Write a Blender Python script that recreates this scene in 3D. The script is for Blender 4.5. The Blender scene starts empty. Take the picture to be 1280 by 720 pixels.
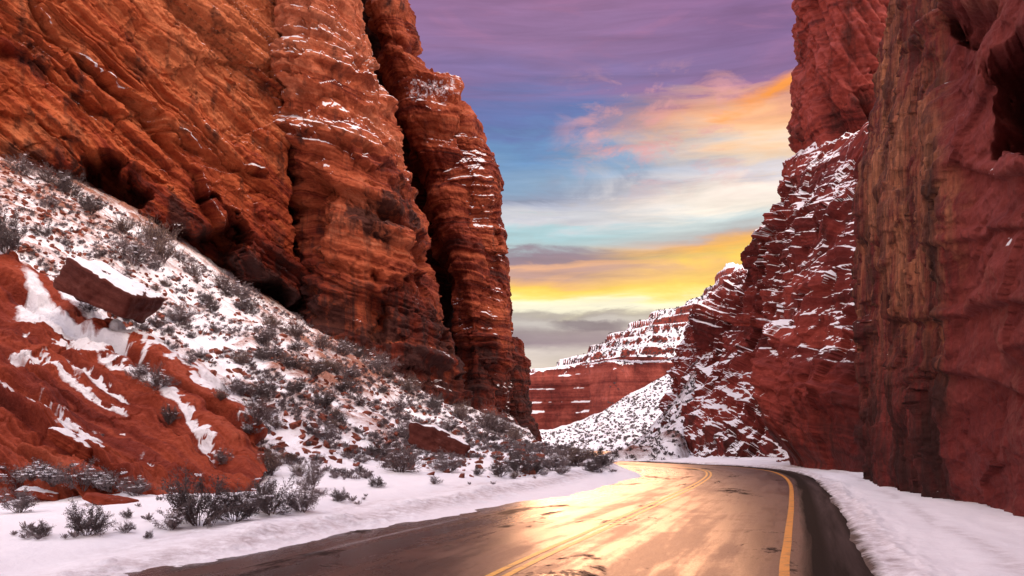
import bpy, bmesh, math, random
import numpy as np
from mathutils import Vector
from mathutils.bvhtree import BVHTree

R = random.Random(7)
RS = np.random.RandomState(11)
scene = bpy.context.scene
COL = scene.collection

# ------------------------------------------------------------------ camera model
F, H, CX, HY = 1000.0, 1.7, 640.0, 550.0


def W(px, py, Y):
    return ((px - CX) / F * Y, Y, H + (HY - py) / F * Y)


# ------------------------------------------------------------------ numpy noise
def _hash(ix, iy, iz, seed):
    h = (ix.astype(np.uint32) * np.uint32(374761393) + iy.astype(np.uint32) * np.uint32(668265263)
         + iz.astype(np.uint32) * np.uint32(2147483647) + np.uint32((seed * 974634777) & 0xffffffff))
    h = (h ^ (h >> np.uint32(13))) * np.uint32(1274126177)
    h = (h ^ (h >> np.uint32(16))) * np.uint32(2246822519)
    return h ^ (h >> np.uint32(13))


def gnoise(P, seed=0):
    """3D gradient noise, roughly -1..1; P (...,3)"""
    P = np.asarray(P, dtype=np.float64)
    shp = P.shape[:-1]
    P = P.reshape(-1, 3)
    i = np.floor(P).astype(np.int64)
    f = (P - i).astype(np.float32)
    u = f * f * f * (f * (f * 6 - 15) + 10)
    out = np.zeros(len(P), np.float32)
    for dx in (0, 1):
        wx = u[:, 0] if dx else 1 - u[:, 0]
        for dy in (0, 1):
            wy = u[:, 1] if dy else 1 - u[:, 1]
            for dz in (0, 1):
                wz = u[:, 2] if dz else 1 - u[:, 2]
                h = _hash(i[:, 0] + dx, i[:, 1] + dy, i[:, 2] + dz, seed)
                gx = (h & np.uint32(1023)).astype(np.float32) / 511.5 - 1
                gy = ((h >> np.uint32(10)) & np.uint32(1023)).astype(np.float32) / 511.5 - 1
                gz = ((h >> np.uint32(20)) & np.uint32(1023)).astype(np.float32) / 511.5 - 1
                out += wx * wy * wz * (gx * (f[:, 0] - dx) + gy * (f[:, 1] - dy) + gz * (f[:, 2] - dz))
    return (out * 1.5).reshape(shp)


def fbm(P, oct=4, seed=0, gain=0.5, lac=2.03):
    P = np.asarray(P, dtype=np.float64)
    a, s = 1.0, 0.0
    for k in range(oct):
        s = s + a * gnoise(P * lac ** k + 17.3 * k, seed + k)
        a *= gain
    return s


def ridged(P, oct=4, seed=0):
    a, s = 1.0, 0.0
    for k in range(oct):
        s = s + a * (1 - 2 * np.abs(gnoise(P * 2.07 ** k + 9.1 * k, seed + k)))
        a *= 0.5
    return s


def ss(a, b, x):
    t = np.clip((x - a) / (b - a), 0, 1)
    return t * t * (3 - 2 * t)


def layered(s, th, seed, sharp=0.72):
    """ledge profile: random step per bed of thickness about th"""
    q = s / th
    q = q + 0.6 * gnoise(np.stack([q * 0.37, q * 0 + seed * 3.1, q * 0], -1), seed + 5)
    i = np.floor(q)
    f = q - i
    z = np.zeros_like(i)
    v0 = (_hash(i, z, z, seed) & np.uint32(0xffff)).astype(np.float32) / 32767.5 - 1
    v1 = (_hash(i + 1, z, z, seed) & np.uint32(0xffff)).astype(np.float32) / 32767.5 - 1
    t = ss(sharp, 1.0, f)
    return v0 * (1 - t) + v1 * t


def facets(P, scale, seed, tilt=0.5, aniso=(1, 1, 1)):
    """angular broken faces: every cell has its own offset and its own tilted plane"""
    shp = P.shape[:-1]
    Q = P.reshape(-1, 3) * np.array(aniso) / scale
    i = np.floor(Q).astype(np.int64)
    f = (Q - i).astype(np.float32)
    best = np.full(len(Q), 1e9, np.float32)
    off = np.zeros(len(Q), np.float32)
    for dx in (-1, 0, 1):
        for dy in (-1, 0, 1):
            for dz in (-1, 0, 1):
                h = _hash(i[:, 0] + dx, i[:, 1] + dy, i[:, 2] + dz, seed)
                a = (h & np.uint32(1023)).astype(np.float32) / 1023
                b = ((h >> np.uint32(10)) & np.uint32(1023)).astype(np.float32) / 1023
                c = ((h >> np.uint32(20)) & np.uint32(1023)).astype(np.float32) / 1023
                vx, vy, vz = dx + a - f[:, 0], dy + b - f[:, 1], dz + c - f[:, 2]
                d = vx * vx + vy * vy + vz * vz
                h2 = (a * 7.13 + b * 3.71) % 1 - 0.5
                val = h2 + tilt * ((b - .5) * vx + (c - .5) * vy + (a - .5) * vz) * 2
                m = d < best
                best[m] = d[m]
                off[m] = val[m]
    return off.reshape(shp)


# ------------------------------------------------------------------ surfaces
def cr(A, t):
    """Catmull-Rom along axis 0"""
    n = len(A)
    i = np.clip(np.floor(t).astype(int), 0, n - 2)
    f = (t - i).reshape((-1,) + (1,) * (A.ndim - 1))
    p1, p2 = A[i], A[i + 1]
    p0 = np.where((i > 0).reshape(f.shape), A[np.maximum(i - 1, 0)], 2 * p1 - p2)
    p3 = np.where((i < n - 2).reshape(f.shape), A[np.minimum(i + 2, n - 1)], 2 * p2 - p1)
    return 0.5 * (2 * p1 + (p2 - p0) * f + (2 * p0 - 5 * p1 + 4 * p2 - p3) * f ** 2 + (3 * p1 - p0 - 3 * p2 + p3) * f ** 3)


def even(A, m, weights=None):
    """parameter values along axis 0 of control grid A so that m samples lie about evenly"""
    d = np.linalg.norm(np.diff(A, axis=0), axis=-1)
    d = d.mean(axis=tuple(range(1, d.ndim))) if d.ndim > 1 else d
    if weights is not None:
        w = np.ones(len(d))
        w[:min(len(d), len(weights))] = weights[:len(d)]
        d = d * w
    c = np.concatenate([[0], np.cumsum(d)])
    return np.interp(np.linspace(0, c[-1], m), c, np.arange(len(A)))


def sheet(ctrl, nv, nu, wv=None, wu=None):
    """ctrl (rows, cols, 3) -> dense (nv, nu, 3)"""
    A = np.asarray(ctrl, dtype=np.float64)
    A = cr(A, even(A, nv, wv))
    B = np.swapaxes(A, 0, 1)
    B = cr(B, even(np.swapaxes(np.asarray(ctrl, float), 0, 1), nu, wu))
    return np.swapaxes(B, 0, 1)


def normals(P, closed=False):
    if closed:
        E = np.concatenate([P[:, -1:], P, P[:, :1]], 1)
        du = (E[:, 2:] - E[:, :-2])
    else:
        du = np.gradient(P, axis=1)
    dv = np.gradient(P, axis=0)
    n = np.cross(du, dv)
    return n / np.maximum(np.linalg.norm(n, axis=-1, keepdims=True), 1e-9)


def proj(P):
    Y = np.maximum(P[..., 1], 0.5)
    return CX + F * P[..., 0] / Y, HY - F * (P[..., 2] - H) / Y


def grid_object(name, P, mat, attrs=None, closed=False, parent=None, smooth=True, flip=False):
    nv, nu = P.shape[:2]
    idx = np.arange(nv * nu).reshape(nv, nu)
    if closed:
        idx = np.concatenate([idx, idx[:, :1]], 1)
    q = np.stack([idx[:-1, :-1], idx[:-1, 1:], idx[1:, 1:], idx[1:, :-1]], -1).reshape(-1, 4)
    if flip:
        q = q[:, ::-1]
    V = P.reshape(-1, 3)
    base = np.array([V[:, 0].mean(), V[:, 1].mean(), V[:, 2].min()])
    me = bpy.data.meshes.new(name)
    me.vertices.add(len(V))
    me.vertices.foreach_set('co', (V - base).astype(np.float32).ravel())
    me.loops.add(q.size)
    me.loops.foreach_set('vertex_index', q.astype(np.int32).ravel())
    me.polygons.add(len(q))
    me.polygons.foreach_set('loop_start', np.arange(0, q.size, 4, dtype=np.int32))
    me.update(calc_edges=True)
    me.polygons.foreach_set('use_smooth', np.full(len(q), smooth))
    for k, v in (attrs or {}).items():
        a = me.attributes.new(k, 'FLOAT', 'POINT')
        a.data.foreach_set('value', np.asarray(v, np.float32).ravel())
    me.materials.append(mat)
    me.validate()
    o = bpy.data.objects.new(name, me)
    o.location = base
    COL.objects.link(o)
    if parent:
        o.parent = parent
    return o


def mesh_object(name, V, Fc, mat, parent=None, loc=(0, 0, 0), smooth=False, mats=None, midx=None):
    me = bpy.data.meshes.new(name)
    me.from_pydata([tuple(v) for v in V], [], [tuple(int(i) for i in f) for f in Fc])
    me.materials.append(mat)
    for m in mats or []:
        me.materials.append(m)
    if midx is not None:
        me.polygons.foreach_set('material_index', np.asarray(midx, np.int32))
    me.polygons.foreach_set('use_smooth', np.full(len(me.polygons), smooth))
    me.update()
    o = bpy.data.objects.new(name, me)
    o.location = loc
    COL.objects.link(o)
    if parent:
        o.parent = parent
    return o


def tag(o, label=None, cat=None, group=None, kind=None):
    if label:
        o['label'] = label
    if cat:
        o['category'] = cat
    if group:
        o['group'] = group
    if kind:
        o['kind'] = kind
    return o


# ------------------------------------------------------------------ materials
def lin(c):
    return tuple(((v / 255) / 12.92 if v / 255 <= 0.04045 else ((v / 255 + 0.055) / 1.055) ** 2.4) for v in c) + (1,)


class NT:
    def __init__(s, tree):
        s.t = tree
        s.n = tree.nodes
        s.l = tree.links

    def new(s, typ, **kw):
        n = s.n.new(typ)
        for k, v in kw.items():
            setattr(n, k, v)
        return n

    def put(s, sock, v):
        if isinstance(v, bpy.types.NodeSocket):
            s.l.new(v, sock)
        else:
            sock.default_value = v

    def math(s, op, a, b=0.0, c=0.0, clamp=False):
        n = s.new('ShaderNodeMath', operation=op, use_clamp=clamp)
        s.put(n.inputs[0], a)
        s.put(n.inputs[1], b)
        s.put(n.inputs[2], c)
        return n.outputs[0]

    def mix(s, f, a, b, mode='MIX'):
        n = s.new('ShaderNodeMix', data_type='RGBA', blend_type=mode, clamp_factor=True)
        s.put(n.inputs[0], f)
        s.put(n.inputs[6], a)
        s.put(n.inputs[7], b)
        return n.outputs[2]

    def ramp(s, f, stops, interp='LINEAR'):
        n = s.new('ShaderNodeValToRGB')
        r = n.color_ramp
        r.interpolation = interp
        while len(r.elements) > 1:
            r.elements.remove(r.elements[-1])
        r.elements[0].position = stops[0][0]
        r.elements[0].color = stops[0][1]
        for p, c in stops[1:]:
            e = r.elements.new(p)
            e.color = c
        s.put(n.inputs[0], f)
        return n.outputs[0]

    def rng(s, x, a, b, c=0.0, d=1.0, smooth=False):
        n = s.new('ShaderNodeMapRange', clamp=True)
        if smooth:
            n.interpolation_type = 'SMOOTHSTEP'
        s.put(n.inputs[0], x)
        for k, v in zip((1, 2, 3, 4), (a, b, c, d)):
            s.put(n.inputs[k], v)
        return n.outputs[0]

    def noise(s, vec, scale, detail=4, rough=0.55, dist=0.0, dim='3D', w=None):
        n = s.new('ShaderNodeTexNoise', noise_dimensions=dim)
        if vec is not None and dim != '1D':
            s.put(n.inputs['Vector'], vec)
        if w is not None:
            s.put(n.inputs['W'], w)
        n.inputs['Scale'].default_value = scale
        n.inputs['Detail'].default_value = detail
        n.inputs['Roughness'].default_value = rough
        n.inputs['Distortion'].default_value = dist
        return n.outputs[0]

    def mapv(s, vec, sc, rot=(0, 0, 0)):
        n = s.new('ShaderNodeMapping')
        s.put(n.inputs[0], vec)
        n.inputs['Scale'].default_value = sc
        n.inputs['Rotation'].default_value = rot
        return n.outputs[0]

    def attr(s, name):
        return s.new('ShaderNodeAttribute', attribute_name=name).outputs['Fac']

    def bump(s, h, strength, dist, normal=None):
        n = s.new('ShaderNodeBump')
        n.inputs['Strength'].default_value = strength
        n.inputs['Distance'].default_value = dist
        s.put(n.inputs['Height'], h)
        if normal is not None:
            s.put(n.inputs['Normal'], normal)
        return n.outputs[0]


def material(name):
    m = bpy.data.materials.new(name)
    m.use_nodes = True
    t = NT(m.node_tree)
    b = t.n['Principled BSDF']
    return m, t, b


def V4(*c):
    return tuple(c) + (1,)


SNOW = V4(0.79, 0.81, 0.87)


def rock_mat(name, dark, mid, light, bedscale=1.0, streak=0.5, streak_col=V4(0.028, 0.008, 0.007), fine=3.0,
             bump_d=0.12, brown=None, snow_col=SNOW, soft=(0.45, 0.58)):
    m, t, b = material(name)
    co = t.new('ShaderNodeTexCoord').outputs['Object']
    bed = t.attr('bed')
    n0 = t.noise(co, 0.35, 3)
    w = t.math('ADD', bed, t.math('MULTIPLY', n0, 0.9))
    b1 = t.noise(None, 0.6 * bedscale, 8, 0.68, dim='1D', w=w)
    b2 = t.noise(None, 2.6 * bedscale, 5, 0.65, dim='1D', w=w)
    bb = t.math('ADD', t.math('MULTIPLY', b1, 0.65), t.math('MULTIPLY', b2, 0.35))
    patch = t.noise(co, 0.16, 5, 0.6)
    sel = t.math('ADD', t.math('MULTIPLY', bb, 0.75), t.math('MULTIPLY', patch, 0.42))
    sel = t.math('ADD', sel, t.math('MULTIPLY', t.attr('tint'), 0.16))  # tint shifts the colour from dark red to orange lit rock
    pale = tuple(min(1, light[k] * q) for k, q in enumerate((1.2, 1.7, 2.2))) + (1,)
    base = t.ramp(sel, [(0.42, dark), (0.55, mid), (0.68, light), (0.80, pale)])
    # mottling
    fn = t.noise(co, fine, 6, 0.65)
    base = t.mix(t.rng(fn, 0.3, 0.7, 0.0, 0.55), base, t.mix(1.0, base, V4(0.45, 0.40, 0.42), 'MULTIPLY'))
    if brown is not None:
        bn = t.noise(t.mapv(co, (0.8, 0.8, 0.05)), 2.2, 8, 0.7, 0.3)
        bm = t.math('MULTIPLY', t.rng(bn, 0.44, 0.60), t.attr('brown'))
        base = t.mix(bm, base, brown)
        fs = t.noise(t.mapv(co, (1.0, 1.0, 0.035)), 9.0, 7, 0.7, 0.2)
        base = t.mix(t.math('MULTIPLY', t.rng(fs, 0.40, 0.60, 0.6, 0.0), t.math('ADD', t.attr('zone'), 0.15)), base, V4(0.05, 0.022, 0.02))
    sn = t.noise(t.mapv(co, (1.0, 1.0, 0.06)), 0.9, 6, 0.6, 0.4)
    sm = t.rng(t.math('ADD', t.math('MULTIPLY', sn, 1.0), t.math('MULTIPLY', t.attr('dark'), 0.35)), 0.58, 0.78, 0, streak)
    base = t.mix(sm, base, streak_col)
    # snow lying on ledges
    sf = t.noise(co, 2.3, 6, 0.7)
    sv = t.math('ADD', t.attr('snow'), t.math('MULTIPLY', t.math('SUBTRACT', sf, 0.5), 0.9))
    sfac = t.rng(sv, soft[0], soft[1])
    base = t.mix(sfac, base, snow_col)
    t.put(b.inputs['Base Color'], base)
    t.put(b.inputs['Roughness'], t.rng(fn, 0.3, 0.7, 0.7, 0.95))
    b.inputs['Specular IOR Level'].default_value = 0.25
    h = t.math('ADD', t.math('MULTIPLY', t.noise(co, fine * 0.8, 9, 0.68), 1.0), t.math('MULTIPLY', b2, 0.55))
    if brown is not None:
        h = t.math('ADD', h, t.math('MULTIPLY', fs, 0.8))
    t.put(b.inputs['Normal'], t.bump(h, 0.9, bump_d))
    return m


ROCK_L = rock_mat('red_sandstone', V4(0.040, 0.005, 0.003), V4(0.215, 0.024, 0.007), V4(0.46, 0.100, 0.030), 1.0, 0.85, fine=4.0, bump_d=0.22)
ROCK_COL = rock_mat('layered_sandstone', V4(0.035, 0.005, 0.003), V4(0.17, 0.020, 0.007), V4(0.42, 0.095, 0.036), 1.2, 0.9, fine=4.0, bump_d=0.22)
ROCK_R = rock_mat('varnished_sandstone', V4(0.065, 0.009, 0.009), V4(0.155, 0.021, 0.020), V4(0.26, 0.048, 0.040), 0.6, 0.9,
                  fine=6.0, bump_d=0.12, brown=V4(0.43, 0.165, 0.085))
ROCK_R2 = rock_mat('maroon_sandstone', V4(0.045, 0.006, 0.006), V4(0.135, 0.016, 0.013), V4(0.29, 0.046, 0.032), 0.8, 0.75)
ROCK_M = rock_mat('far_sandstone', V4(0.06, 0.010, 0.009), V4(0.16, 0.026, 0.019), V4(0.32, 0.07, 0.048), 0.35, 0.5, fine=1.0, bump_d=0.5)
ROCK_O = rock_mat('slickrock', V4(0.05, 0.006, 0.004), V4(0.175, 0.019, 0.007), V4(0.32, 0.052, 0.019), 1.5, 0.12, fine=6, bump_d=0.12, soft=(0.34, 0.70))
ROCK_B = rock_mat('boulder_rock', V4(0.022, 0.005, 0.004), V4(0.065, 0.012, 0.009), V4(0.13, 0.030, 0.020), 2.0, 0.5, fine=6, bump_d=0.05)


def ground_mat(name, soil_a, soil_b, bump_d=0.06):
    m, t, b = material(name)
    co = t.new('ShaderNodeTexCoord').outputs['Object']
    n1 = t.noise(co, 1.1, 7, 0.65)
    n2 = t.noise(co, 6.0, 5, 0.65)
    sv = t.math('ADD', t.attr('snow'), t.math('MULTIPLY', t.math('SUBTRACT', n2, 0.5), 0.55))
    sv = t.math('ADD', sv, t.math('MULTIPLY', t.math('SUBTRACT', n1, 0.5), 0.9))
    fac = t.rng(sv, 0.30, 0.70)
    soil = t.mix(t.rng(n2, 0.35, 0.65), soil_a, soil_b)
    grime = t.math('MULTIPLY', t.attr('dirt'), t.rng(t.noise(co, 3.5, 8, 0.75), 0.35, 0.65))
    snow = t.mix(grime, SNOW, V4(0.34, 0.29, 0.31))
    t.put(b.inputs['Base Color'], t.mix(fac, soil, snow))
    b.inputs['Roughness'].default_value = 0.85
    b.inputs['Specular IOR Level'].default_value = 0.2
    h = t.math('ADD', t.noise(co, 2.0, 8, 0.65), t.math('MULTIPLY', fac, 0.5))
    t.put(b.inputs['Normal'], t.bump(h, 0.7, bump_d))
    return m


HILL = ground_mat('snowy_soil', V4(0.20, 0.085, 0.06), V4(0.36, 0.18, 0.13))
FARSLOPE = ground_mat('snowy_scree', V4(0.14, 0.05, 0.04), V4(0.20, 0.08, 0.06), 0.3)
VERGE = ground_mat('roadside_snow', V4(0.05, 0.04, 0.04), V4(0.10, 0.075, 0.07), 0.05)


def plain_mat(name, a, b_, scale=8.0, rough=0.8, spec=0.3):
    m, t, b = material(name)
    co = t.new('ShaderNodeTexCoord').outputs['Object']
    t.put(b.inputs['Base Color'], t.mix(t.rng(t.noise(co, scale, 4), 0.35, 0.65), a, b_))
    b.inputs['Roughness'].default_value = rough
    b.inputs['Specular IOR Level'].default_value = spec
    return m


TWIG = plain_mat('grey_twig', V4(0.085, 0.055, 0.055), V4(0.15, 0.105, 0.10))
LEAF = plain_mat('sage_leaf', V4(0.12, 0.096, 0.102), V4(0.23, 0.185, 0.19), 5)
LEAF_D = plain_mat('dark_leaf', V4(0.055, 0.045, 0.048), V4(0.135, 0.107, 0.108), 5)
LEAF_T = plain_mat('straw_leaf', V4(0.15, 0.10, 0.075), V4(0.28, 0.20, 0.15), 5)
FROST = plain_mat('snow_clump', V4(0.78, 0.78, 0.84), V4(0.83, 0.83, 0.88), 3, 0.8, 0.2)
STONE = plain_mat('red_stone', V4(0.10, 0.025, 0.016), V4(0.26, 0.07, 0.04), 3)

# ------------------------------------------------------------------ road
RC = np.array([(-14, -30), (-8.7, -16), (-3.3, 0), (-0.2, 10), (1.55, 15), (4.3, 22.7), (7.5, 32), (9.7, 39.5), (10.8, 45.5),
               (10.4, 51), (8.3, 55.8), (6.6, 60.5), (6.4, 68), (8, 80), (12, 97), (17, 120), (23, 160), (26, 230)], float)


def road_line(n=900):
    p = cr(RC, even(RC, n))
    d = np.gradient(p, axis=0)
    d /= np.linalg.norm(d, axis=1, keepdims=True)
    s = np.concatenate([[0], np.cumsum(np.linalg.norm(np.diff(p, axis=0), axis=1))])
    return p, np.stack([d[:, 1], -d[:, 0]], 1), s      # right-hand normal


RP, RN, RSd = road_line()


def road_strip(offs, z, idx=slice(None)):
    p, n = RP[idx], RN[idx]
    offs = np.asarray(offs, float)
    if offs.ndim == 1:
        offs = np.broadcast_to(offs, (len(p), len(offs)))
    xy = p[:, None, :] + n[:, None, :] * offs[..., None]
    zz = np.broadcast_to(z, xy.shape[:2])
    return np.concatenate([xy, zz[..., None]], -1)


def road_material():
    m, t, b = material('wet_asphalt')
    lat = t.attr('lat')
    s = t.attr('along')
    cv = t.new('ShaderNodeCombineXYZ')
    t.put(cv.inputs[0], lat)
    t.put(cv.inputs[1], s)
    lane = t.mapv(cv.outputs[0], (1.0, 0.05, 1.0))
    n_l = t.noise(lane, 1.6, 7, 0.65, 0.3)             # long wheel-track streaks
    n_p = t.noise(t.mapv(cv.outputs[0], (1.0, 0.55, 1)), 0.8, 6, 0.6, 0.6)   # puddle patches
    n_f = t.noise(t.mapv(cv.outputs[0], (1, .6, 1)), 34, 4, 0.75)
    wet = t.math('ADD', t.math('MULTIPLY', n_l, 0.75), t.math('MULTIPLY', n_p, 0.38))
    sh = t.rng(t.math('ADD', lat, t.math('MULTIPLY', t.math('SUBTRACT', n_l, 0.5), 0.5)), 3.55, 3.75)   # dry shoulder beyond the line
    n_s = t.noise(t.mapv(cv.outputs[0], (1.0, 0.30, 1)), 7.0, 5, 0.7)
    wp = t.math('ADD', t.math('MULTIPLY', wet, 0.8), t.math('MULTIPLY', n_s, 0.22))
    wetm = t.rng(wp, 0.50, 0.60)
    rough = t.math('ADD', t.rng(wetm, 0, 1, 0.47, 0.30), t.math('MULTIPLY', n_s, 0.08))
    dry = t.rng(t.noise(t.mapv(cv.outputs[0], (1.0, 0.35, 1)), 0.55, 8, 0.72, 0.5), 0.58, 0.63)
    dull = t.math('MAXIMUM', t.math('MULTIPLY', dry, 0.95), sh)
    rough = t.math('ADD', t.math('MULTIPLY', rough, t.math('SUBTRACT', 1.0, dull)), t.math('MULTIPLY', dull, 0.93))
    rough = t.math('MULTIPLY', rough, t.rng(lat, -2.4, -0.6, 0.62, 1.0, True))
    base = t.mix(wetm, V4(0.060, 0.026, 0.017), V4(0.022, 0.010, 0.007))
    base = t.mix(dull, base, V4(0.014, 0.011, 0.011))
    band = t.math('MULTIPLY', t.rng(t.math('ABSOLUTE', t.math('SUBTRACT', lat, 4.25)), 0.12, 0.3, 1, 0), t.rng(n_l, 0.35, 0.6))
    base = t.mix(t.math('MULTIPLY', band, 0.6), base, V4(0.10, 0.07, 0.07))
    # thin slush left along the left edge
    sl = t.math('MULTIPLY', t.rng(t.math('ABSOLUTE', t.math('ADD', lat, 3.35)), 0.03, 0.14, 1, 0), t.rng(n_l, 0.45, 0.62))
    base = t.mix(t.math('MULTIPLY', sl, 0.8), base, V4(0.5, 0.48, 0.5))
    t.put(b.inputs['Base Color'], base)
    t.put(b.inputs['Roughness'], t.math('ADD', rough, t.math('MULTIPLY', t.math('SUBTRACT', n_f, 0.5), 0.30)))
    t.put(b.inputs['Specular IOR Level'], t.math('SUBTRACT', 0.38, t.math('MULTIPLY', dull, 0.34)))
    t.put(b.inputs['Coat Weight'], t.math('MULTIPLY', t.math('SUBTRACT', 1.0, dull), 0.22))
    b.inputs['Coat Roughness'].default_value = 0.55
    b.inputs['Coat IOR'].default_value = 1.5
    h = t.math('ADD', t.math('MULTIPLY', n_f, 0.2), t.math('ADD', n_p, t.math('MULTIPLY', n_s, 0.5)))
    t.put(b.inputs['Normal'], t.bump(h, 0.4, 0.016))
    return m


def paint_material(name, a, b_):
    m, t, b = material(name)
    co = t.new('ShaderNodeTexCoord').outputs['Object']
    w = t.noise(co, 4.0, 8, 0.75)
    t.put(b.inputs['Base Color'], t.mix(t.rng(w, 0.50, 0.66), a, b_))
    b.inputs['Roughness'].default_value = 0.45
    t.put(b.inputs['Normal'], t.bump(w, 0.4, 0.01))
    return m


offs = np.concatenate([np.linspace(-4.9, -3, 10), np.linspace(-2.6, 3.4, 16), np.linspace(3.6, 6.2, 12)])
P = road_strip(offs, 0.0)
lat = np.broadcast_to(offs, P.shape[:2])
P[..., 2] += 0.0
road = grid_object('road', P, road_material(), {'lat': lat, 'along': np.broadcast_to(RSd[:, None], P.shape[:2])})
tag(road, 'wet two-lane asphalt road curving left between the red cliffs', None, None, 'structure')
YEL = paint_material('yellow_paint', V4(0.62, 0.34, 0.03), V4(0.16, 0.10, 0.05))
ORA = paint_material('sunset_tinted_paint', V4(0.62, 0.25, 0.02), V4(0.2, 0.10, 0.04))  # sunset warmth is put into the line's own colour
for nm, o0, wd, mt, lb in (('centre_line', -0.13, 0.10, YEL, 'left stripe of the double yellow centre line on the wet road'),
                           ('centre_line', 0.07, 0.10, YEL, 'right stripe of the double yellow centre line on the wet road'),
                           ('edge_line', 3.36, 0.13, ORA, 'single sunset-tinted edge line beside the dark right shoulder')):
    o = grid_object(nm, road_strip([o0, o0 + wd], 0.004), mt)
    tag(o, lb, None, None, 'structure')

# right snow verge, running from under the asphalt edge to the wall foot
offs = np.concatenate([np.linspace(3.9, 5.6, 64), np.linspace(5.7, 9.5, 56), np.linspace(9.6, 16, 60)])
n_v = 1400
n_v = 1900
sv_i = np.interp(np.linspace(0, 1, n_v), [0, .06, .8, 1], [0, np.argmin(abs(RP[:, 1] - 3)), np.argmin(abs(RP[:, 1] - 50) + 99 * (np.arange(len(RP)) > 450)), len(RP) - 1])
rp = np.stack([np.interp(sv_i, np.arange(len(RP)), RP[:, k]) for k in (0, 1)], 1)
rn = np.stack([np.interp(sv_i, np.arange(len(RP)), RN[:, k]) for k in (0, 1)], 1)
xy = rp[:, None] + rn[:, None] * offs[None, :, None]
P = np.concatenate([xy, np.zeros(xy.shape[:2] + (1,))], -1)
O = np.broadcast_to(offs, P.shape[:2])
sal = np.concatenate([[0], np.cumsum(np.linalg.norm(np.diff(rp, axis=0), axis=1))])[:, None] + 0 * O
nz1 = fbm(np.stack([sal * .22, O * .7, 0 * O], -1), 4, 3)
nz2 = fbm(np.stack([sal * .45, O * 2.2, 0 * O], -1), 4, 8)
prof = -0.10 + 0.16 * ss(4.2, 4.75, O + 0.14 * nz1 + 0.05 * nz2) + 0.05 * ss(5.0, 5.5, O) + 0.10 * ss(5.5, 9, O) + 0.35 * ss(8, 14, O)
berm = 0.07 * np.exp(-((O - 5.05 - 0.1 * nz1) / 0.22) ** 2) * (0.6 + 0.8 * nz2)
P[..., 2] = prof + np.maximum(berm, -0.03) + 0.035 * nz1 * ss(4.6, 5.6, O) + 0.015 * nz2 + ss(7.5, 9.5, O) * (0.16 * nz1 + 0.10 * nz2)
dirt = 0.9 * np.exp(-((O - 4.75) / 0.35) ** 2) + 0.5 * np.exp(-((O - 6.1 - 0.25 * nz1) / 0.18) ** 2) * (nz1 > -0.2)
o = grid_object('snow_verge', P, VERGE, {'snow': 1.05 - 0.75 * np.exp(-((O - 4.45) / 0.25) ** 2) + 0.0 * O, 'dirt': dirt})
tag(o, 'band of clean snow between the right shoulder and the varnished wall', None, None, 'structure')

# ------------------------------------------------------------------ ground sheet
g = np.linspace(-1, 1, 90)
g = np.sign(g) * np.abs(g) ** 2.2 * 2200
gx, gy = np.meshgrid(g, g + 60)
P = np.stack([gx, gy, 0 * gx], -1)
P[..., 2] = -0.30 + 0.08 * fbm(P * 0.05, 3, 2) + 60 * ss(500, 2000, np.hypot(gx, gy - 60)) * 0
o = grid_object('ground', P, FARSLOPE, {'snow': 0.9 + 0 * gx, 'dirt': 0 * gx})
tag(o, 'snow covered valley floor', None, None, 'structure')

# ------------------------------------------------------------------ left hillside
hill_cols = [
    [(-8, 2.2, -.12), (-11, 3.2, .3), (-25, 6, 4), (-40, 10, 14), (-60, 20, 28), (-80, 28, 40), (-95, 34, 46)],
    [(-6.6, 4.6, -.12), (-9, 6.4, .28), (-16, 11.2, 1.4), (-28, 19.5, 9), (-44, 31, 20), (-60, 43, 31), (-72, 52, 37)],
    [(-5.75, 6.2, -.12), (-8.3, 9, .28), (-14, 15, .9), (-21.5, 23, 5.2), (-31, 33.5, 12.5), (-45, 49, 24.8), (-56, 60, 31)],
    [(-5.1, 8.1, -.12), (-8, 12.5, .28), (-13, 20.5, .6), (-18, 28, 4.6), (-24.3, 38, 10.6), (-38.4, 60, 23.0), (-46, 70, 29)],
    [(-4.3, 9.3, -.12), (-6.6, 13.7, .28), (-9.8, 20.5, .6), (-13.4, 28, 3.2), (-19.2, 40, 8.0), (-32.3, 67.4, 20.8), (-40, 78, 26)],
    [(-3.25, 10.9, -.12), (-4.9, 15.5, .27), (-7.4, 23, .75), (-11.2, 35, 3.9), (-16, 50, 8.2), (-24.6, 76.8, 15.4), (-31, 86, 20)],
    [(-2.35, 13.2, -.12), (-3.8, 19, .27), (-5.6, 28, .95), (-8.2, 41, 3.5), (-12, 60, 7.5), (-17.2, 85.8, 11.8), (-23, 95, 16)],
    [(-1.0, 16.4, -.12), (-1.8, 22, .25), (-2.8, 35, 1.0), (-4, 50, 2.3), (-5.7, 72, 4.1), (-7.8, 97, 6.5), (-12, 106, 9)],
    [(.75, 20.2, -.12), (.55, 27.5, .22), (.8, 40, .95), (.9, 48, 1.25), (.9, 66, 1.1), (1.2, 104, 3.3), (0, 114, 5)],
    [(1.9, 23.0, -.12), (1.8, 30, .22), (2.35, 39, .8), (2.7, 46, .95), (1.6, 58, .2), (3.2, 100, .9), (3, 114, 1.2)],
    [(3.1, 26.6, -.12), (3.2, 33, .22), (3.9, 39, .6), (4.5, 44, .65), (2.3, 55, -.4), (3.0, 75, -.5), (4, 100, -.5)],
    [(6.3, 36.8, -.12), (6.0, 38.4, .12), (5.9, 40.5, .22), (5.8, 42.5, .15), (4.2, 48, -.4), (4, 55, -.6), (4, 80, -.6)],
]
ctrl = np.swapaxes(np.array(hill_cols, float), 0, 1)
B = sheet(ctrl, 820, 900, wv=[3.2, 1.6, 1.1, .9, .7, .5], wu=[.15, .3, .6, 1, 1.1, 1.2, 1.2, 1.2, 1.3, 1.5, 1.5])
px, py = proj(B)
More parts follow.
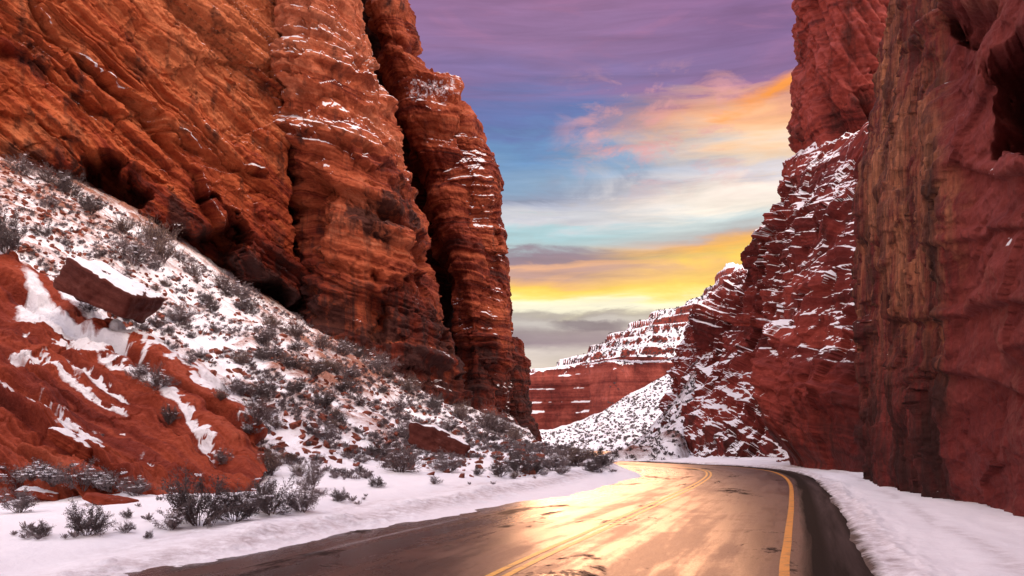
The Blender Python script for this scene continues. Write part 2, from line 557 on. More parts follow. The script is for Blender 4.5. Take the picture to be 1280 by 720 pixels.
rowv = np.linspace(0, 1, B.shape[0])[:, None] + 0 * px
hgt = B[..., 2]
flat = ss(0.35, 1.6, hgt)                                    # 0 on the flat verge, 1 up on the slope
n1 = fbm(B * 0.22, 5, 21)
n2 = fbm(B * 0.9, 5, 31)
n3 = fbm(B * 3.2, 3, 41)
gul = ridged(np.stack([B[..., 0] * 0.16 + B[..., 1] * 0.10, B[..., 2] * 0.05, 0 * n1], -1), 3, 51)
B = B.copy()
edge_d = rowv                                                # lumpy ploughed snow beside the road
B[..., 2] += flat * (0.55 * n1 + 0.20 * n2 + 0.05 * n3 + 0.15 * gul) + (1 - flat) * (0.05 * n1 + 0.02 * n2)
# plough berm: distance from the road centre
from_c = np.full(px.shape, 99.0)
near = (B[..., 1] < 62) & (B[..., 0] > -22)
q = B[near][:, :2]
dm = np.full(len(q), 1e9)
for k in range(0, len(RP) // 2, 4):
    d = np.hypot(q[:, 0] - RP[k, 0], q[:, 1] - RP[k, 1])
    dm = np.minimum(dm, d)
from_c[near] = dm
crumb = np.maximum(n2 + 0.7 * n3, 0)
B[..., 2] += 0.08 * np.exp(-((from_c - 5.1 - 0.25 * n1) / 0.45) ** 2) * (0.5 + crumb) + 0.05 * np.exp(-((from_c - 4.4) / 0.3) ** 2) * crumb
B[..., 2] -= 0.06 * np.exp(-((from_c - 6.2 - 0.3 * n1) / 0.4) ** 2)
snow = 1.15 - flat * (0.38 + 0.28 * n1 + 0.34 * n2 + 0.15 * gul) + 0.10 * (1 - flat)
snow -= 0.25 * ss(300, 420, px) * ss(520, 470, py) * ss(395, 450, py) * ss(520, 450, px)     # bare scree below the buttress
snow += 0.22 * ss(520, 570, px) * ss(470, 520, py)
snow -= 0.16 * ss(330, 200, py)
fl = py - np.interp(px, [60, 130, 215, 300, 330], [372, 414, 468, 528, 556])
snow += 0.6 * np.exp(-((fl + 5 * n2) / 15) ** 2) * ss(40, 70, px) * ss(345, 315, px)
dirt = 0.9 * np.exp(-((from_c - 4.8) / 0.5) ** 2) + 0.7 * (n1 + .9) * np.exp(-((from_c - 5.9) / 0.35) ** 2)
hill = grid_object('snowy_hillside', B, HILL, {'snow': snow, 'dirt': dirt})
tag(hill, 'snow dusted scree slope below the tall left cliff', None, None, 'structure')
HB = B


# ------------------------------------------------------------------ cliffs
def slope_normals(P, closed=False):
    n = normals(P, closed)
    return n


def line_feature(px, py, pts, rng, soft=3.0):
    """signed distance below a polyline given as py(px); and a fade at its ends"""
    pts = np.array(pts, float)
    y = np.interp(px, pts[:, 0], pts[:, 1])
    fade = ss(pts[0, 0] - 8, pts[0, 0] + 8, px) * ss(pts[-1, 0] + 8, pts[-1, 0] - 8, px)
    return py - y, fade


def ell(px, py, cx, cy, rx, ry, soft=0.25, wob=None):
    d = np.sqrt(((px - cx) / rx) ** 2 + ((py - cy) / ry) ** 2)
    if wob is not None:
        d = d + wob
    return ss(1 + soft, 1 - soft, d)


def ring_column(levels, Yc, depth, nv, nu, power=2.3, ytop=None, rot=0.0):
    """stack of rounded rings; levels = (py, px left, px right) read at distance Yc"""
    K = 16
    rows = []
    for lv in levels:
        py, l, r = lv[:3]
        dz = lv[3] if len(lv) > 3 else 1.0
        cx = ((l + r) / 2 - CX) / F * Yc
        hw = (r - l) / 2 / F * Yc
        z = H + (HY - py) / F * Yc
        ring = []
        for k in range(K):
            a = 2 * math.pi * k / K
            ca, sa = math.cos(a), math.sin(a)
            x = math.copysign(abs(ca) ** (2 / power), ca) * hw
            y = math.copysign(abs(sa) ** (2 / power), sa) * depth * dz
            ring.append((cx + x, Yc + y, z))
        rows.append(ring)
    A = np.array(rows)
    A = cr(A, even(A, nv))
    # closed direction
    E = np.concatenate([A[:, -2:], A, A[:, :3]], 1)
    E = np.swapaxes(E, 0, 1)
    d = np.linalg.norm(np.diff(np.concatenate([A, A[:, :1]], 1), axis=1), axis=-1).mean(0)
    c = np.concatenate([[0], np.cumsum(d)])
    t = np.interp(np.linspace(0, c[-1], nu, endpoint=False), c, np.arange(K + 1)) + 2
    return np.swapaxes(cr(E, t), 0, 1)


def finish_rock(P, closed, snow_th=0.45, snow_rng=0.25, snow_noise=0.12, seed=0, region=1.0):
    n = normals(P, closed)
    nz = n[..., 2]
    return ss(snow_th, snow_th + snow_rng, nz + snow_noise * fbm(P * 0.8, 3, seed)) * region, n


# ---- main left wall
foot = np.array([(-46, 40, 22), (-45, 50, 25), (-38.4, 60, 22.5), (-32.3, 67.4, 20), (-24.6, 76.8, 14.5), (-20.3, 82.5, 11.5), (-21, 95, 10), (-19.5, 110, 7), (-19.5, 124, 4)], float)
foot[0] = (-62, 34, 28)
dirn = np.array([0.77, -0.64, 0])                           # out of the wall
rows = []
for dz, out in ((-5, 0.8), (0, 0.4), (7, 0.2), (16, -0.3), (28, -1.2), (42, -3.0), (58, -5.0), (66, -8)):
    r = foot.copy()
    base_z = foot[:, 2] * (1 - max(0, dz) / 66 * 1.0)
    r[:, 2] = base_z + dz
    r[:, :2] += dirn[:2] * out
    rows.append(r)
r = rows[-1].copy(); r[:, :2] -= dirn[:2] * 14; r[:, 2] += 1; rows.append(r)
r = rows[-1].copy(); r[:, :2] -= dirn[:2] * 10; r[:, 2] -= 40; rows.append(r)
B = sheet(np.array(rows), 1000, 960, wv=[.4, 1, 1, 1, 1, .9, .25, .1, .05, .05], wu=[.4, .8, 1, 1, 1.1, .9, .4, .2])
N = normals(B)
if (N * dirn).sum(-1).mean() < 0:
    N = -N
px, py = proj(B)
tl = (B[..., 0] * 0.636 + B[..., 1] * 0.771)                # along the wall
n1 = fbm(B * 0.05, 4, 61)
n2 = fbm(B * 0.3, 5, 71)
bed = B[..., 2] + 0.42 * tl + 1.6 * n1 + 0.35 * n2
bed2 = B[..., 2] + 0.60 * tl + 3.0 * n1                       # a second, steeper cross-bedding set
setm = ss(-0.1, 0.1, fbm(np.stack([bed * 0.10, tl * 0.012, 0 * bed], -1), 2, 77))
bed = bed * (1 - setm) + (bed2) * setm
D = 1.3 * n1 + 0.45 * n2 + 0.10 * fbm(B * 1.6, 4, 81) + 0.55 * facets(B + 1.5 * n2[..., None], 6.0, 85, .6, (1, 1, 1.6)) + 0.22 * facets(B + .5 * n2[..., None], 1.9, 86, .6, (1, 1, 1.5))
am = 0.5 + 0.7 * ss(-0.4, 0.4, fbm(B * 0.09, 2, 91))
D += am * (0.75 * layered(bed, 3.2, 1, .85) + 0.40 * layered(bed, 1.1, 2, .8) + 0.20 * layered(bed, 0.42, 3))
D += .09 * facets(B + .2 * n2[..., None], .8, 89, .7, (1, 1, 1.6))
wob = 0.25 * n2 + 0.3 * n1
rz = 0 * D
for pts, amp, ln, wt in (([(40, 0), (110, 72), (150, 108), (200, 137)], 2.0, 18, 1), ([(190, 137), (225, 165), (265, 195), (330, 217)], 1.5, 16, 1),
                     ([(0, 50), (60, 80), (130, 128), (215, 160)], 1.2, 16, .2), ([(205, 160), (250, 215), (285, 285), (318, 345)], 1.8, 26, .8),
                     ([(190, 45), (260, 85), (320, 118)], .8, 14, .1), ([(0, 130), (80, 165), (150, 205), (215, 225)], .8, 14, .1),
                     ([(200, 5), (285, 40), (362, 60)], .6, 16, .3)):
    d, fd = line_feature(px, py + 2.5 * n2 + 2.0 * gnoise(B * 1.1, 83), pts, 0)
    vary = 0.35 + 0.9 * ss(-.35, .35, gnoise(np.stack([px * .02, px * 0 + pts[0][1], px * 0], -1), 87))
    D += fd * amp * 0.30 * vary * np.exp(-((d + 6) / 14) ** 2)                  # lip
    D -= fd * amp * vary * ss(0, 3.0, d) * np.exp(-np.maximum(d, 0) / ln)
    rz = np.maximum(rz, wt * fd * vary * np.exp(-((d + 1.5) / 1.6) ** 2))
wob2 = wob * 1.6 + .25 * facets(B, 3.0, 88, .3)
CAVE = 6.5 * ell(px, py, 118, 250, 66, 44, 0.12, wob2) + 6.5 * ell(px, py, 240, 308, 66, 48, 0.12, wob2) * (1 - ell(px, py, 240, 268, 50, 22, 0.2, wob))
CAVE += 5.0 * ell(px, py, 335, 372, 30, 22, 0.2, wob) + 5.0 * ell(px, py, 392, 262, 24, 50, 0.25, wob)
D -= 3.5 * np.exp(-((px - 367 - 4 * n2) / 6) ** 2) * ss(235, 200, py)
D -= 6.0 * ell(px, py, 392, 245, 28, 66, 0.3, wob)
D -= 3.0 * ell(px, py, 388, 398, 26, 26, 0.3, wob)
P = B + N * D[..., None]
P += CAVE[..., None] * np.array([-.42, .90, .12])
sn, _ = finish_rock(P, False, 0.42, 0.3, 0.15, 5, 0.62)
nrm = normals(P)
nrm *= np.sign((nrm * dirn).sum(-1).mean())
sn = ss(0.55, 0.85, nrm[..., 2] + 0.15 * fbm(P * 0.8, 3, 5)) * 0.55 * ss(-.1, .35, fbm(B * .12, 3, 6) + .8 * ell(px, py, 300, 60, 90, 90, .5))
sn = np.maximum(sn, rz * 0.60)
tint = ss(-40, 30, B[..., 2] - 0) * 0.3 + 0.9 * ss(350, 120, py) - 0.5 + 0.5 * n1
tint += 1.2 * ell(px, py, 300, 25, 90, 60, 0.6) + 1.0 * ell(px, py, 20, 178, 40, 30, 0.5)  # upper wall and two patches coloured as lit orange rock
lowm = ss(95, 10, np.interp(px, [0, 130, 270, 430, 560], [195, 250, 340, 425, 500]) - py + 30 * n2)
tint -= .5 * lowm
dark = 0.45 * lowm + 0.5 * n2 + .15  # foot colour darkened for shadow contrast, along with varnish streaks
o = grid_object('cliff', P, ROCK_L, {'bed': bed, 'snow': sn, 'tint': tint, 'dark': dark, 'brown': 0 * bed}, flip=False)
tag(o, 'broad left sandstone cliff wall with slanting beds and dark hollows at its foot', 'cliff')


def column(name, label, levels, Yc, depth, nv, nu, seed, mat=ROCK_COL, dip=(0.0, 0.0), amp=(0.9, .5, .26, .10), big=1.0, snow=1.0,
           snow_th=0.42, power=2.3, sculpt=None, cat='rock buttress', tint0=0.0, dark0=0.0, top_snow=True):
    B = ring_column(levels, Yc, depth, nv, nu, power)
    N = normals(B, True)
    c = B.mean(axis=1, keepdims=True)
    if ((B - c) * N).sum(-1).mean() < 0:
        N = -N
    px, py = proj(B)
    n1 = fbm(B * 0.10, 4, seed)
    n2 = fbm(B * 0.45, 5, seed + 10)
    bed = B[..., 2] + dip[0] * B[..., 0] + dip[1] * B[..., 1] + 0.8 * n1 + 0.25 * n2
    D = big * (1.1 * n1 + 0.4 * n2) + 0.10 * fbm(B * 1.7, 4, seed + 20)
    D += big * (0.9 * facets(B + 1.2 * n2[..., None], 5.0, seed + 50, .7, (1, 1, .8)) + 0.34 * facets(B + .4 * n2[..., None], 1.7, seed + 51, .6, (1, 1, 1.3)))
    am = 0.25 + 0.9 * ss(-0.3, 0.35, fbm(B * 0.16, 3, seed + 30))
    D += am * (amp[0] * layered(bed, 4.5, seed) + amp[1] * layered(bed, 1.7, seed + 1) + amp[2] * layered(bed, .62, seed + 2) + amp[3] * layered(bed, .27, seed + 3))
    ex = {'tint': tint0 + 0.6 * n1, 'dark': dark0 + 0.4 * n2, 'snowadd': 0, 'patch': 0}
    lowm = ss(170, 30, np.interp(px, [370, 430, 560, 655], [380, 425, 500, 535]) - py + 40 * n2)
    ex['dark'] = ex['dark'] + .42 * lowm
    ex['tint'] = ex['tint'] - .45 * lowm  # lower columns darkened in colour for shadow contrast, besides varnish
    if sculpt:
        D = sculpt(D, B, px, py, n1, n2, ex)
    P = B + N * D[..., None]
    n = normals(P, True)
    if (n * N).sum(-1).mean() < 0:
        n = -n
    sn = ss(snow_th, snow_th + .3, n[..., 2] + 0.16 * fbm(P * 0.8, 3, seed + 40)) * snow * (0.15 + 0.85 * ss(-.15, .25, fbm(B * .22, 3, seed + 41) + ex['patch'])) + ex['snowadd']
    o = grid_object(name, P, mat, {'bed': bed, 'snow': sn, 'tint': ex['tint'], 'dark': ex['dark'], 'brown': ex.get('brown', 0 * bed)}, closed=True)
    return tag(o, label, cat)


def sc_b(D, B, px, py, n1, n2, ex):
    # overhang and hollow low on the left side, broken recesses in the middle
    wob = 0.25 * n2 + 0.25 * n1
    d, fd = line_feature(px, py + 6 * n2, [(372, 205), (400, 222), (450, 240), (505, 262), (545, 318)], 0)
    D = D + fd * 0.5 * np.exp(-((d + 6) / 9) ** 2) - fd * 1.7 * ss(0, 5, d) * np.exp(-np.maximum(d, 0) / 34)
    d, fd = line_feature(px, py + 5 * n2, [(380, 352), (430, 368), (480, 372), (560, 400)], 0)
    D = D - fd * 0.8 * ss(0, 4, d) * np.exp(-np.maximum(d, 0) / 22)
    D = D - 2.2 * ell(px, py, 395, 262, 22, 46, 0.4, wob)
    D = D - 1.6 * ell(px, py, 470, 400, 12, 46, 0.5, wob)
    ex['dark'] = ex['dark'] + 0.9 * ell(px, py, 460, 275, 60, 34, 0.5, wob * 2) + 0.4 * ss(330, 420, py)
    ex['tint'] = ex['tint'] + 0.7 * ss(230, 60, py) + 0.35  # upper buttress coloured as lit rock
    ex['patch'] = 0.6 * ell(px, py, 405, 115, 60, 85, 0.4) - 0.25 * ss(190, 230, py)
    ex['snowadd'] = 0.10 * ell(px, py, 410, 120, 60, 70, 0.5) - 0.38 * ss(215, 245, py)
    return D


column('rock_buttress', 'bulging layered red buttress streaked with snow, left of the deep black crevice',
       [(-420, 350, 400), (-250, 345, 415), (-100, 352, 428), (0, 360, 441), (90, 360, 457), (150, 361, 476), (200, 362, 492), (250, 368, 513), (300, 376, 536),
        (350, 384, 548), (420, 392, 560), (500, 400, 572), (580, 400, 580)], 87, 8.5, 760, 620, 101, dip=(0.34, -0.10), amp=(.7, .5, .26, .10), snow_th=.5, sculpt=sc_b)


def sc_c(D, B, px, py, n1, n2, ex):
    xc = np.interp(py, [-400, 0, 80, 130, 190, 230, 290, 340, 400, 520], [395, 441, 457, 470, 490, 510, 535, 548, 560, 572])
    d, fd = line_feature(px, py + 4 * n2, [(470, 38), (500, 45), (530, 70), (560, 92)], 0)
    D = D - fd * 1.3 * ss(0, 4, d) * np.exp(-np.maximum(d, 0) / 22)
    D = D - 1.2 * np.exp(-((px - 576 - 0.06 * (py - 120) - 2 * n2) / 4) ** 2) * ss(110, 125, py) * ss(200, 180, py)
    ex['snowadd'] = 0.45 * ell(px, py + 0.0 * px, 540, 112, 44, 20, 0.5, 0.3 * n2) - 0.35 * ss(175, 200, py) - .15 * ss(70, 40, py)
    ex['tint'] = ex['tint'] + 0.3 * ss(150, 40, py) - 0.1  # pillar head coloured towards lit rock
    return D


column('rock_pillar', 'tall dark red pillar against the sky with a snowy step, right of the black crevice',
       [(-420, 405, 470), (-250, 418, 490), (-100, 442, 508), (-20, 458, 506), (30, 468, 514), (60, 474, 523), (88, 480, 530), (100, 484, 546), (116, 488, 572), (150, 497, 590), (185, 508, 600),
        (300, 552, 604), (400, 578, 611), (540, 590, 619), (600, 590, 620)], 104, 7, 760, 480, 201, dip=(0.12, -0.05), amp=(.6, .40, .2, .09), big=0.7, snow=.7, snow_th=.5, sculpt=sc_c, tint0=0.05)

column('rock_buttress', 'shadowed rock filling the back of the black crevice between buttress and pillar',
       [(-420, 360, 440), (-200, 380, 465), (0, 410, 488), (88, 425, 512), (116, 428, 535), (150, 434, 565), (200, 440, 580), (300, 450, 592), (420, 450, 598), (600, 450, 600)],
       116, 6, 300, 260, 251, dip=(0.12, -0.05), big=.8, snow=.1, tint0=-.8, dark0=.3)  # rock colour itself lowered to deepen the crevice shade


def sc_d(D, B, px, py, n1, n2, ex):
    D = D - 3.0 * ss(16, 4, px - np.interp(py, [180, 300, 400, 540], [549, 546, 553, 570]) + 4 * n2) * ss(235, 260, py)
    d, fd = line_feature(px, py + 3 * n2, [(545, 305), (575, 308), (610, 312), (640, 318)], 0)
    D = D - fd * 0.9 * ss(0, 3, d) * np.exp(-np.maximum(d, 0) / 12)
    d, fd = line_feature(px, py + 3 * n2, [(545, 265), (575, 264), (602, 262)], 0)
    D = D - fd * 1.1 * ss(0, 3, d) * np.exp(-np.maximum(d, 0) / 16)
    ex['snowadd'] = 0.30 * ell(px, py, 580, 200, 30, 26, 0.5, 0.3 * n2) - 0.3 * ss(270, 300, py)
    return D


column('rock_pillar', 'shorter banded red pillar with snow on its rounded top, last before the open sky',
       [(180, 575, 598, .3), (183, 566, 606, .6), (192, 555, 614), (215, 551, 624), (260, 549, 630), (310, 549, 635), (400, 556, 637), (470, 566, 640), (540, 580, 648), (600, 580, 650)],
       104, 6, 620, 420, 301, dip=(0.03, -0.05), amp=(.55, .42, .22, .09), big=0.55, sculpt=sc_d, tint0=-0.05)
column('rock_hump', 'low dark red hump ending the left cliff beside the sky gap',
       [(425, 634, 642, .3), (430, 628, 650, .7), (445, 622, 655), (475, 616, 659), (510, 612, 663), (545, 606, 672), (590, 606, 676)],
       109, 5, 300, 300, 401, amp=(.5, .35, .2, .08), big=0.6, snow=0.3, cat='rock hump', tint0=-0.25)

# ---- right wall, close by
foot = np.array([(-4, -25), (2.6, -6), (6.4, 5), (9.3, 14), (11.4, 22), (13.5, 29.5), (14.8, 32.2), (18, 35), (28, 40)], float)
rows = []
for z, out in ((-1, 0.5), (2, 0.2), (6, 0.1), (10, 0.05), (16, 0.5), (26, 1.5), (38, 3.5), (40, 6), (41, 20), (10, 30)):
    r = np.concatenate([foot, np.full((len(foot), 1), float(z))], 1)
    r[:, 0] += out * 0.9
    r[5:7, 0] += max(0, z - 10) * 0.10
    rows.append(r)
B = sheet(np.array(rows), 760, 900, wv=[1, 1, 1, 1, .8, .3, .1, .1, .05], wu=[.12, .4, 1, 1, 1.1, 1.1, .6, .2])
N = normals(B)
if N[..., 0].mean() > 0:
    N = -N
px, py = proj(B)
vis = B[..., 1] > 1
px = np.where(vis, px, 5000); py = np.where(vis, py, 300)
tl = B[..., 0] * 0.3 + B[..., 1] * 0.95
n1 = fbm(B * 0.16, 4, 501)
n2 = fbm(B * 0.8, 5, 511)
Q = np.stack([tl, 0 * tl, B[..., 2] * 0.07], -1)
rib = fbm(Q * 0.55 + 0.3 * n1[..., None], 5, 521)
ribf = ridged(Q * np.array([2.6, 1, 1.3]) + 0.12 * n2[..., None], 5, 531)
yb = np.array([(-400, 1215), (0, 1192), (50, 1176), (150, 1196), (250, 1216), (400, 1204), (620, 1196)], float)
xb = np.interp(py, yb[:, 0], yb[:, 1]) + 5 * n2
zone = ss(xb + 7, xb - 7, px)                              # 1 on the fluted face, 0 on the smooth face
D = 0.26 * n1 + 0.14 * n2 + 0.03 * fbm(B * 4, 4, 541)
D += zone * (0.42 * rib + 0.20 * ribf + 0.10 + .25 * facets(np.stack([tl, tl * 0, B[..., 2] * .22], -1) + .25 * n2[..., None], 1.1, 535, .8))
D += 0.14 * facets(B + .3 * n2[..., None], 1.5, 536, .7) + .05 * facets(B + .1 * n2[..., None], .5, 537, .7)
bed = B[..., 2] + 0.25 * tl + 0.5 * n1
D += (1 - zone) * (0.10 * layered(bed, 1.3, 551) + 0.05 * layered(bed, .4, 552) + 0.12 * fbm(B * 0.5, 3, 553))
wob = 0.35 * n2 + 0.15 * n1
CAVE = 1.2 * ell(px, py, 1218, 32, 26, 24, 0.3, 1.5 * wob)
D += 0.5 * np.exp(-((px - (1190 - 0.55 * py)) / 6) ** 2) * ss(70, 45, py)
cav = ss(-5, 14, px - np.interp(py, [20, 40, 100, 150, 190], [1300, 1278, 1246, 1238, 1234]) + 16 * n2) * ss(205, 160, py + 18 * n2)
CAVE += 3.0 * cav
for pts, amp in (([(1130, 395), (1200, 400), (1235, 380), (1280, 372), (1400, 380)], .35), ([(1205, 305), (1250, 285), (1290, 282), (1400, 280)], .3),
                 ([(1150, 480), (1190, 460), (1225, 470), (1300, 500)], .3), ([(1215, 205), (1250, 222), (1300, 210), (1400, 200)], .3)):
    d, fd = line_feature(px, py + 6 * n2, pts, 0)
    amp = amp * .55
    D += fd * amp * (0.6 * np.exp(-((d + 6) / 10) ** 2) - ss(0, 6, d) * np.exp(-np.maximum(d, 0) / 26))
P = B + N * D[..., None] + CAVE[..., None] * np.array([.66, .74, .06])
n = normals(P)
n *= np.sign((n * N).sum(-1).mean())
sn = ss(0.72, 0.92, n[..., 2] + 0.12 * fbm(P * 1.5, 3, 561)) * 0.6 * ss(0, .3, fbm(B * .6, 3, 562))
sn += 0.75 * ell(px, py, 1257, 214, 17, 9, 0.5, 1.2 * n2) * ss(0.1, 0.45, n[..., 2] + .3 * n2) + 0.7 * ell(px, py, 1272, 300, 12, 10, 0.5, 1.0 * n2) * ss(0.1, 0.45, n[..., 2] + .3 * n2)
edge = np.exp(-((px - np.interp(py, [0, 60, 120, 200], [1093, 1086, 1072, 1067])) / 2.5) ** 2) * ss(215, 150, py)
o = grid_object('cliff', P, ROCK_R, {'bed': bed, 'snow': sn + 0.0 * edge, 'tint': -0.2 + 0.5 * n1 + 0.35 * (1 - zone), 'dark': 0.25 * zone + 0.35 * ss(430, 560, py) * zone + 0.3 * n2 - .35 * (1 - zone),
                                    'brown': zone * ss(560, 330, py) * (0.85 + 0.4 * n1), 'zone': zone})
tag(o, 'sheer right cliff wall close to the road with brown vertical streaks and a dark cave', 'cliff')

# ---- snowy cliff behind it
cols = [
    [(818, 580, 72), (826, 560, 84), (832, 530, 96), (834, 500, 106), (834, 482, 112)],
    [(843, 580, 69), (846, 545, 80), (850, 508, 92), (850, 470, 104), (848, 452, 112)],
    [(880, 581, 63), (880, 535, 72), (884, 490, 82), (884, 440, 94), (874, 404, 104)],
    [(915, 582, 57), (918, 520, 64), (922, 460, 72), (926, 395, 83), (925, 350, 92)],
    [(950, 584, 52), (950, 510, 58), (948, 430, 65), (942, 345, 75), (934, 302, 84)],
    [(985, 587, 47), (985, 500, 52), (982, 410, 58), (975, 310, 66), (966, 252, 74)],
    [(1020, 590, 43), (1020, 490, 47), (1018, 390, 52), (1012, 280, 58), (1004, 204, 66)],
    [(1060, 596, 38), (1060, 480, 42), (1058, 370, 46), (1052, 260, 52), (1040, 190, 60)],
    [(1110, 600, 34), (1110, 480, 38), (1110, 360, 42), (1108, 250, 48), (1095, 184, 56)],
    [(1200, 620, 31), (1200, 480, 36), (1200, 360, 40), (1200, 250, 46), (1200, 180, 56)],
]
g = []
for c in cols:
    w = [np.array(W(*p)) for p in c]
    w.insert(0, w[0] + np.array([-0.5, -0.8, -2.0]))
    w.append(w[-1] + np.array([5, 6, -0.6]))
    w.append(w[-1] + np.array([14, 16, -25]))
    g.append(w)
ctrl = np.swapaxes(np.array(g), 0, 1)
B = sheet(ctrl, 760, 860, wv=[.4, 1, 1, 1, 1, .5, .15], wu=[.8, 1.2, 1.2, 1.2, 1.2, 1.1, 1, .6, .3])
N = normals(B)
N *= np.sign(-(N[..., 0] + N[..., 1]).mean())
px, py = proj(B)
n1 = fbm(B * 0.09, 4, 601)
n2 = fbm(B * 0.4, 5, 611)
tl = B[..., 0] * -0.35 + B[..., 1] * 0.94
rib = fbm(np.stack([tl * 0.13 + B[..., 2] * 0.07, 0 * tl, B[..., 2] * 0.03], -1), 4, 621)
rid = ridged(np.stack([tl * 0.22 - B[..., 2] * 0.05, 0 * tl + 3, B[..., 2] * 0.05], -1), 3, 631)
bed = B[..., 2] - 0.20 * tl + 0.8 * n1
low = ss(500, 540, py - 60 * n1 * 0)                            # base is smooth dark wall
D = 1.6 * rib + 0.8 * rid + 0.7 * n1 + 0.6 * n2 + 0.10 * fbm(B * 1.8, 4, 641)
amk = .2 + ss(-.25, .3, fbm(B * .12, 3, 655))
D += amk * (0.50 * layered(bed, 2.6, 651) + 0.40 * layered(bed, .95, 652) + 0.16 * layered(bed, .4, 653))
D += 1.3 * facets(B + 1.5 * n2[..., None], 7.0, 656, .8, (1, 1, .6)) + 0.5 * facets(B + .5 * n2[..., None], 2.2, 657, .7)
D = D - ss(1010, 960, px) * (0.7 + 1.7 * ss(870, 930, px))
bs = ss(540, 580, py)
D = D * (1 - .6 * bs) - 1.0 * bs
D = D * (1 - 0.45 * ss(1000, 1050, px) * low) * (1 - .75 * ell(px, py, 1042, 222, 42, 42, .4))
P = B + N * D[..., None]
n = normals(P)
n *= np.sign((n * N).sum(-1).mean())
reg = 1.0 - 0.75 * ss(980, 1030, px) * ss(430, 480, py)
reg = reg * (1 - 0.5 * ell(px, py, 930, 400, 22, 45, 0.4, 0.3 * n2))
sn = ss(0.48, 0.80, n[..., 2] + 0.14 * fbm(P * 0.7, 3, 661)) * reg * 0.95
sn += 0.30 * ell(px, py, 1035, 225, 35, 35, 0.5) + 0.35 * ell(px, py, 940, 535, 24, 45, 0.5, .5 * n2) * ss(.15, .5, n[..., 2])
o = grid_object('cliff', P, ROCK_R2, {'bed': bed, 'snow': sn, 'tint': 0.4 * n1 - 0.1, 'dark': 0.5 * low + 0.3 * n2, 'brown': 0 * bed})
tag(o, 'dark red stepped cliff with snow on its ledges behind the far bend of the road', 'cliff')


def sc_p(D, B, px, py, n1, n2, ex):
    f = ridged(np.stack([px * 0.035 - py * 0.018, 0 * px, py * 0.004], -1), 3, 711)
    D = D + 0.8 * f - 0.6
    ex['tint'] = ex['tint'] + 0.5 * f
    ex['snowadd'] = -0.5 * ss(230, 200, py)
    return D


column('rock_pillar', 'bright red fluted pillar rising behind the streaked right wall beside the orange clouds',
       [(-420, 1025, 1130), (-250, 1018, 1125), (-100, 1014, 1120), (0, 1012, 1112), (60, 1010, 1110), (120, 1009, 1108), (160, 1006, 1106), (180, 1010, 1106), (230, 1008, 1106), (340, 1000, 1106), (420, 1000, 1106)],
       67, 6, 620, 420, 701, mat=ROCK_R2, dip=(.3, 0), amp=(.3, .18, .1, .05), big=0.5, snow=0.2, sculpt=sc_p, tint0=0.1, dark0=.15)

# ---- far mesa
cols = [
    [(560, 560, 262), (560, 510, 262), (560, 478, 264), (560, 474, 285), (560, 470, 304)],
    [(640, 558, 262), (640, 505, 262), (640, 479, 264), (645, 475, 285), (650, 471, 302)],
    [(662, 558, 257), (662, 505, 258), (663, 478, 259), (666, 471, 275), (668, 466, 292)],
    [(700, 560, 254), (700, 505, 254), (701, 470, 256), (706, 459, 276), (712, 451, 298)],
    [(737, 560, 246), (737, 505, 247), (736, 464, 249), (742, 447, 276), (748, 435, 306)],
    [(765, 560, 238), (765, 505, 239), (764, 459, 241), (770, 438, 276), (776, 421, 310)],
    [(800, 560, 241), (800, 505, 242), (800, 458, 244), (805, 425, 280), (812, 403, 318)],
    [(840, 560, 240), (840, 505, 242), (840, 457, 244), (848, 415, 282), (856, 384, 326)],
    [(880, 560, 240), (880, 505, 242), (880, 456, 244), (888, 404, 282), (893, 362, 330)],
    [(915, 560, 240), (915, 505, 242), (915, 456, 244), (912, 390, 282), (910, 336, 330)],
    [(975, 560, 240), (975, 505, 242), (975, 456, 244), (975, 390, 282), (970, 334, 330)],
]
g = []
for c in cols:
    w = [np.array(W(*p)) for p in c]
    w[1] = w[1] + np.array([0, 0, 1.6]); w[2] = w[2] + np.array([0, 0, 1.8])
    w.insert(3, w[2] + np.array([0, 3.5, 0.4]))
    w.append(w[-1] + np.array([4, 30, -1]))
    w.append(w[-1] + np.array([8, 40, -70]))
    g.append(w)
ctrl = np.swapaxes(np.array(g), 0, 1)
B = sheet(ctrl, 460, 620, wv=[1, 1.4, 2, 2, 2, .3, .1])
N = normals(B)
N *= np.sign((N[..., 2] - N[..., 1]).mean())
px, py = proj(B)
n1 = fbm(B * 0.03, 4, 801)
n2 = fbm(B * 0.13, 5, 811)
bed = B[..., 2] + 1.0 * n1 + 0.25 * n2
smooth = ss(732, 742, px) * ss(456, 464, py)
up = ss(470, 455, py - 0.0 * px)
D = 1.4 * n1 + 0.7 * n2
D += (1 - smooth) * (1 - .7 * up) * (1.3 * layered(bed, 3.0, 821, .6) + 0.8 * layered(bed, 1.4, 822))
D += smooth * (0.8 * fbm(np.stack([B[..., 0] * .2, B[..., 1] * .2, B[..., 2] * .02], -1), 3, 831))
P = B + N * D[..., None]
zz = (P[..., 2] + 0.35 * n2 + 0.6 * n1) / 5.6
zi = np.floor(zz)
P[..., 2] += up * ss(.0, 1.5, P[..., 2] - 27 + 0 * zz) * 0.60 * 5.6 * (ss(.78, .98, zz - zi) - (zz - zi))
n = normals(P)
n *= np.sign((n * N).sum(-1).mean())
sn = ss(0.42, 0.70, n[..., 2] + 0.10 * n2 + .12 * up) * (1 - (1 - up) * .85 * ss(.05, -.15, fbm(B * np.array([.10, .1, .25]), 3, 841)))
o = grid_object('mesa', P, ROCK_M, {'bed': bed, 'snow': sn, 'tint': 0.3 * n1 + .2 * smooth, 'dark': 0.2 + 0.3 * n2, 'brown': 0 * bed})
tag(o, 'distant terraced mesa with snowy steps and a red band at the end of the canyon', 'mesa')
MESA = P

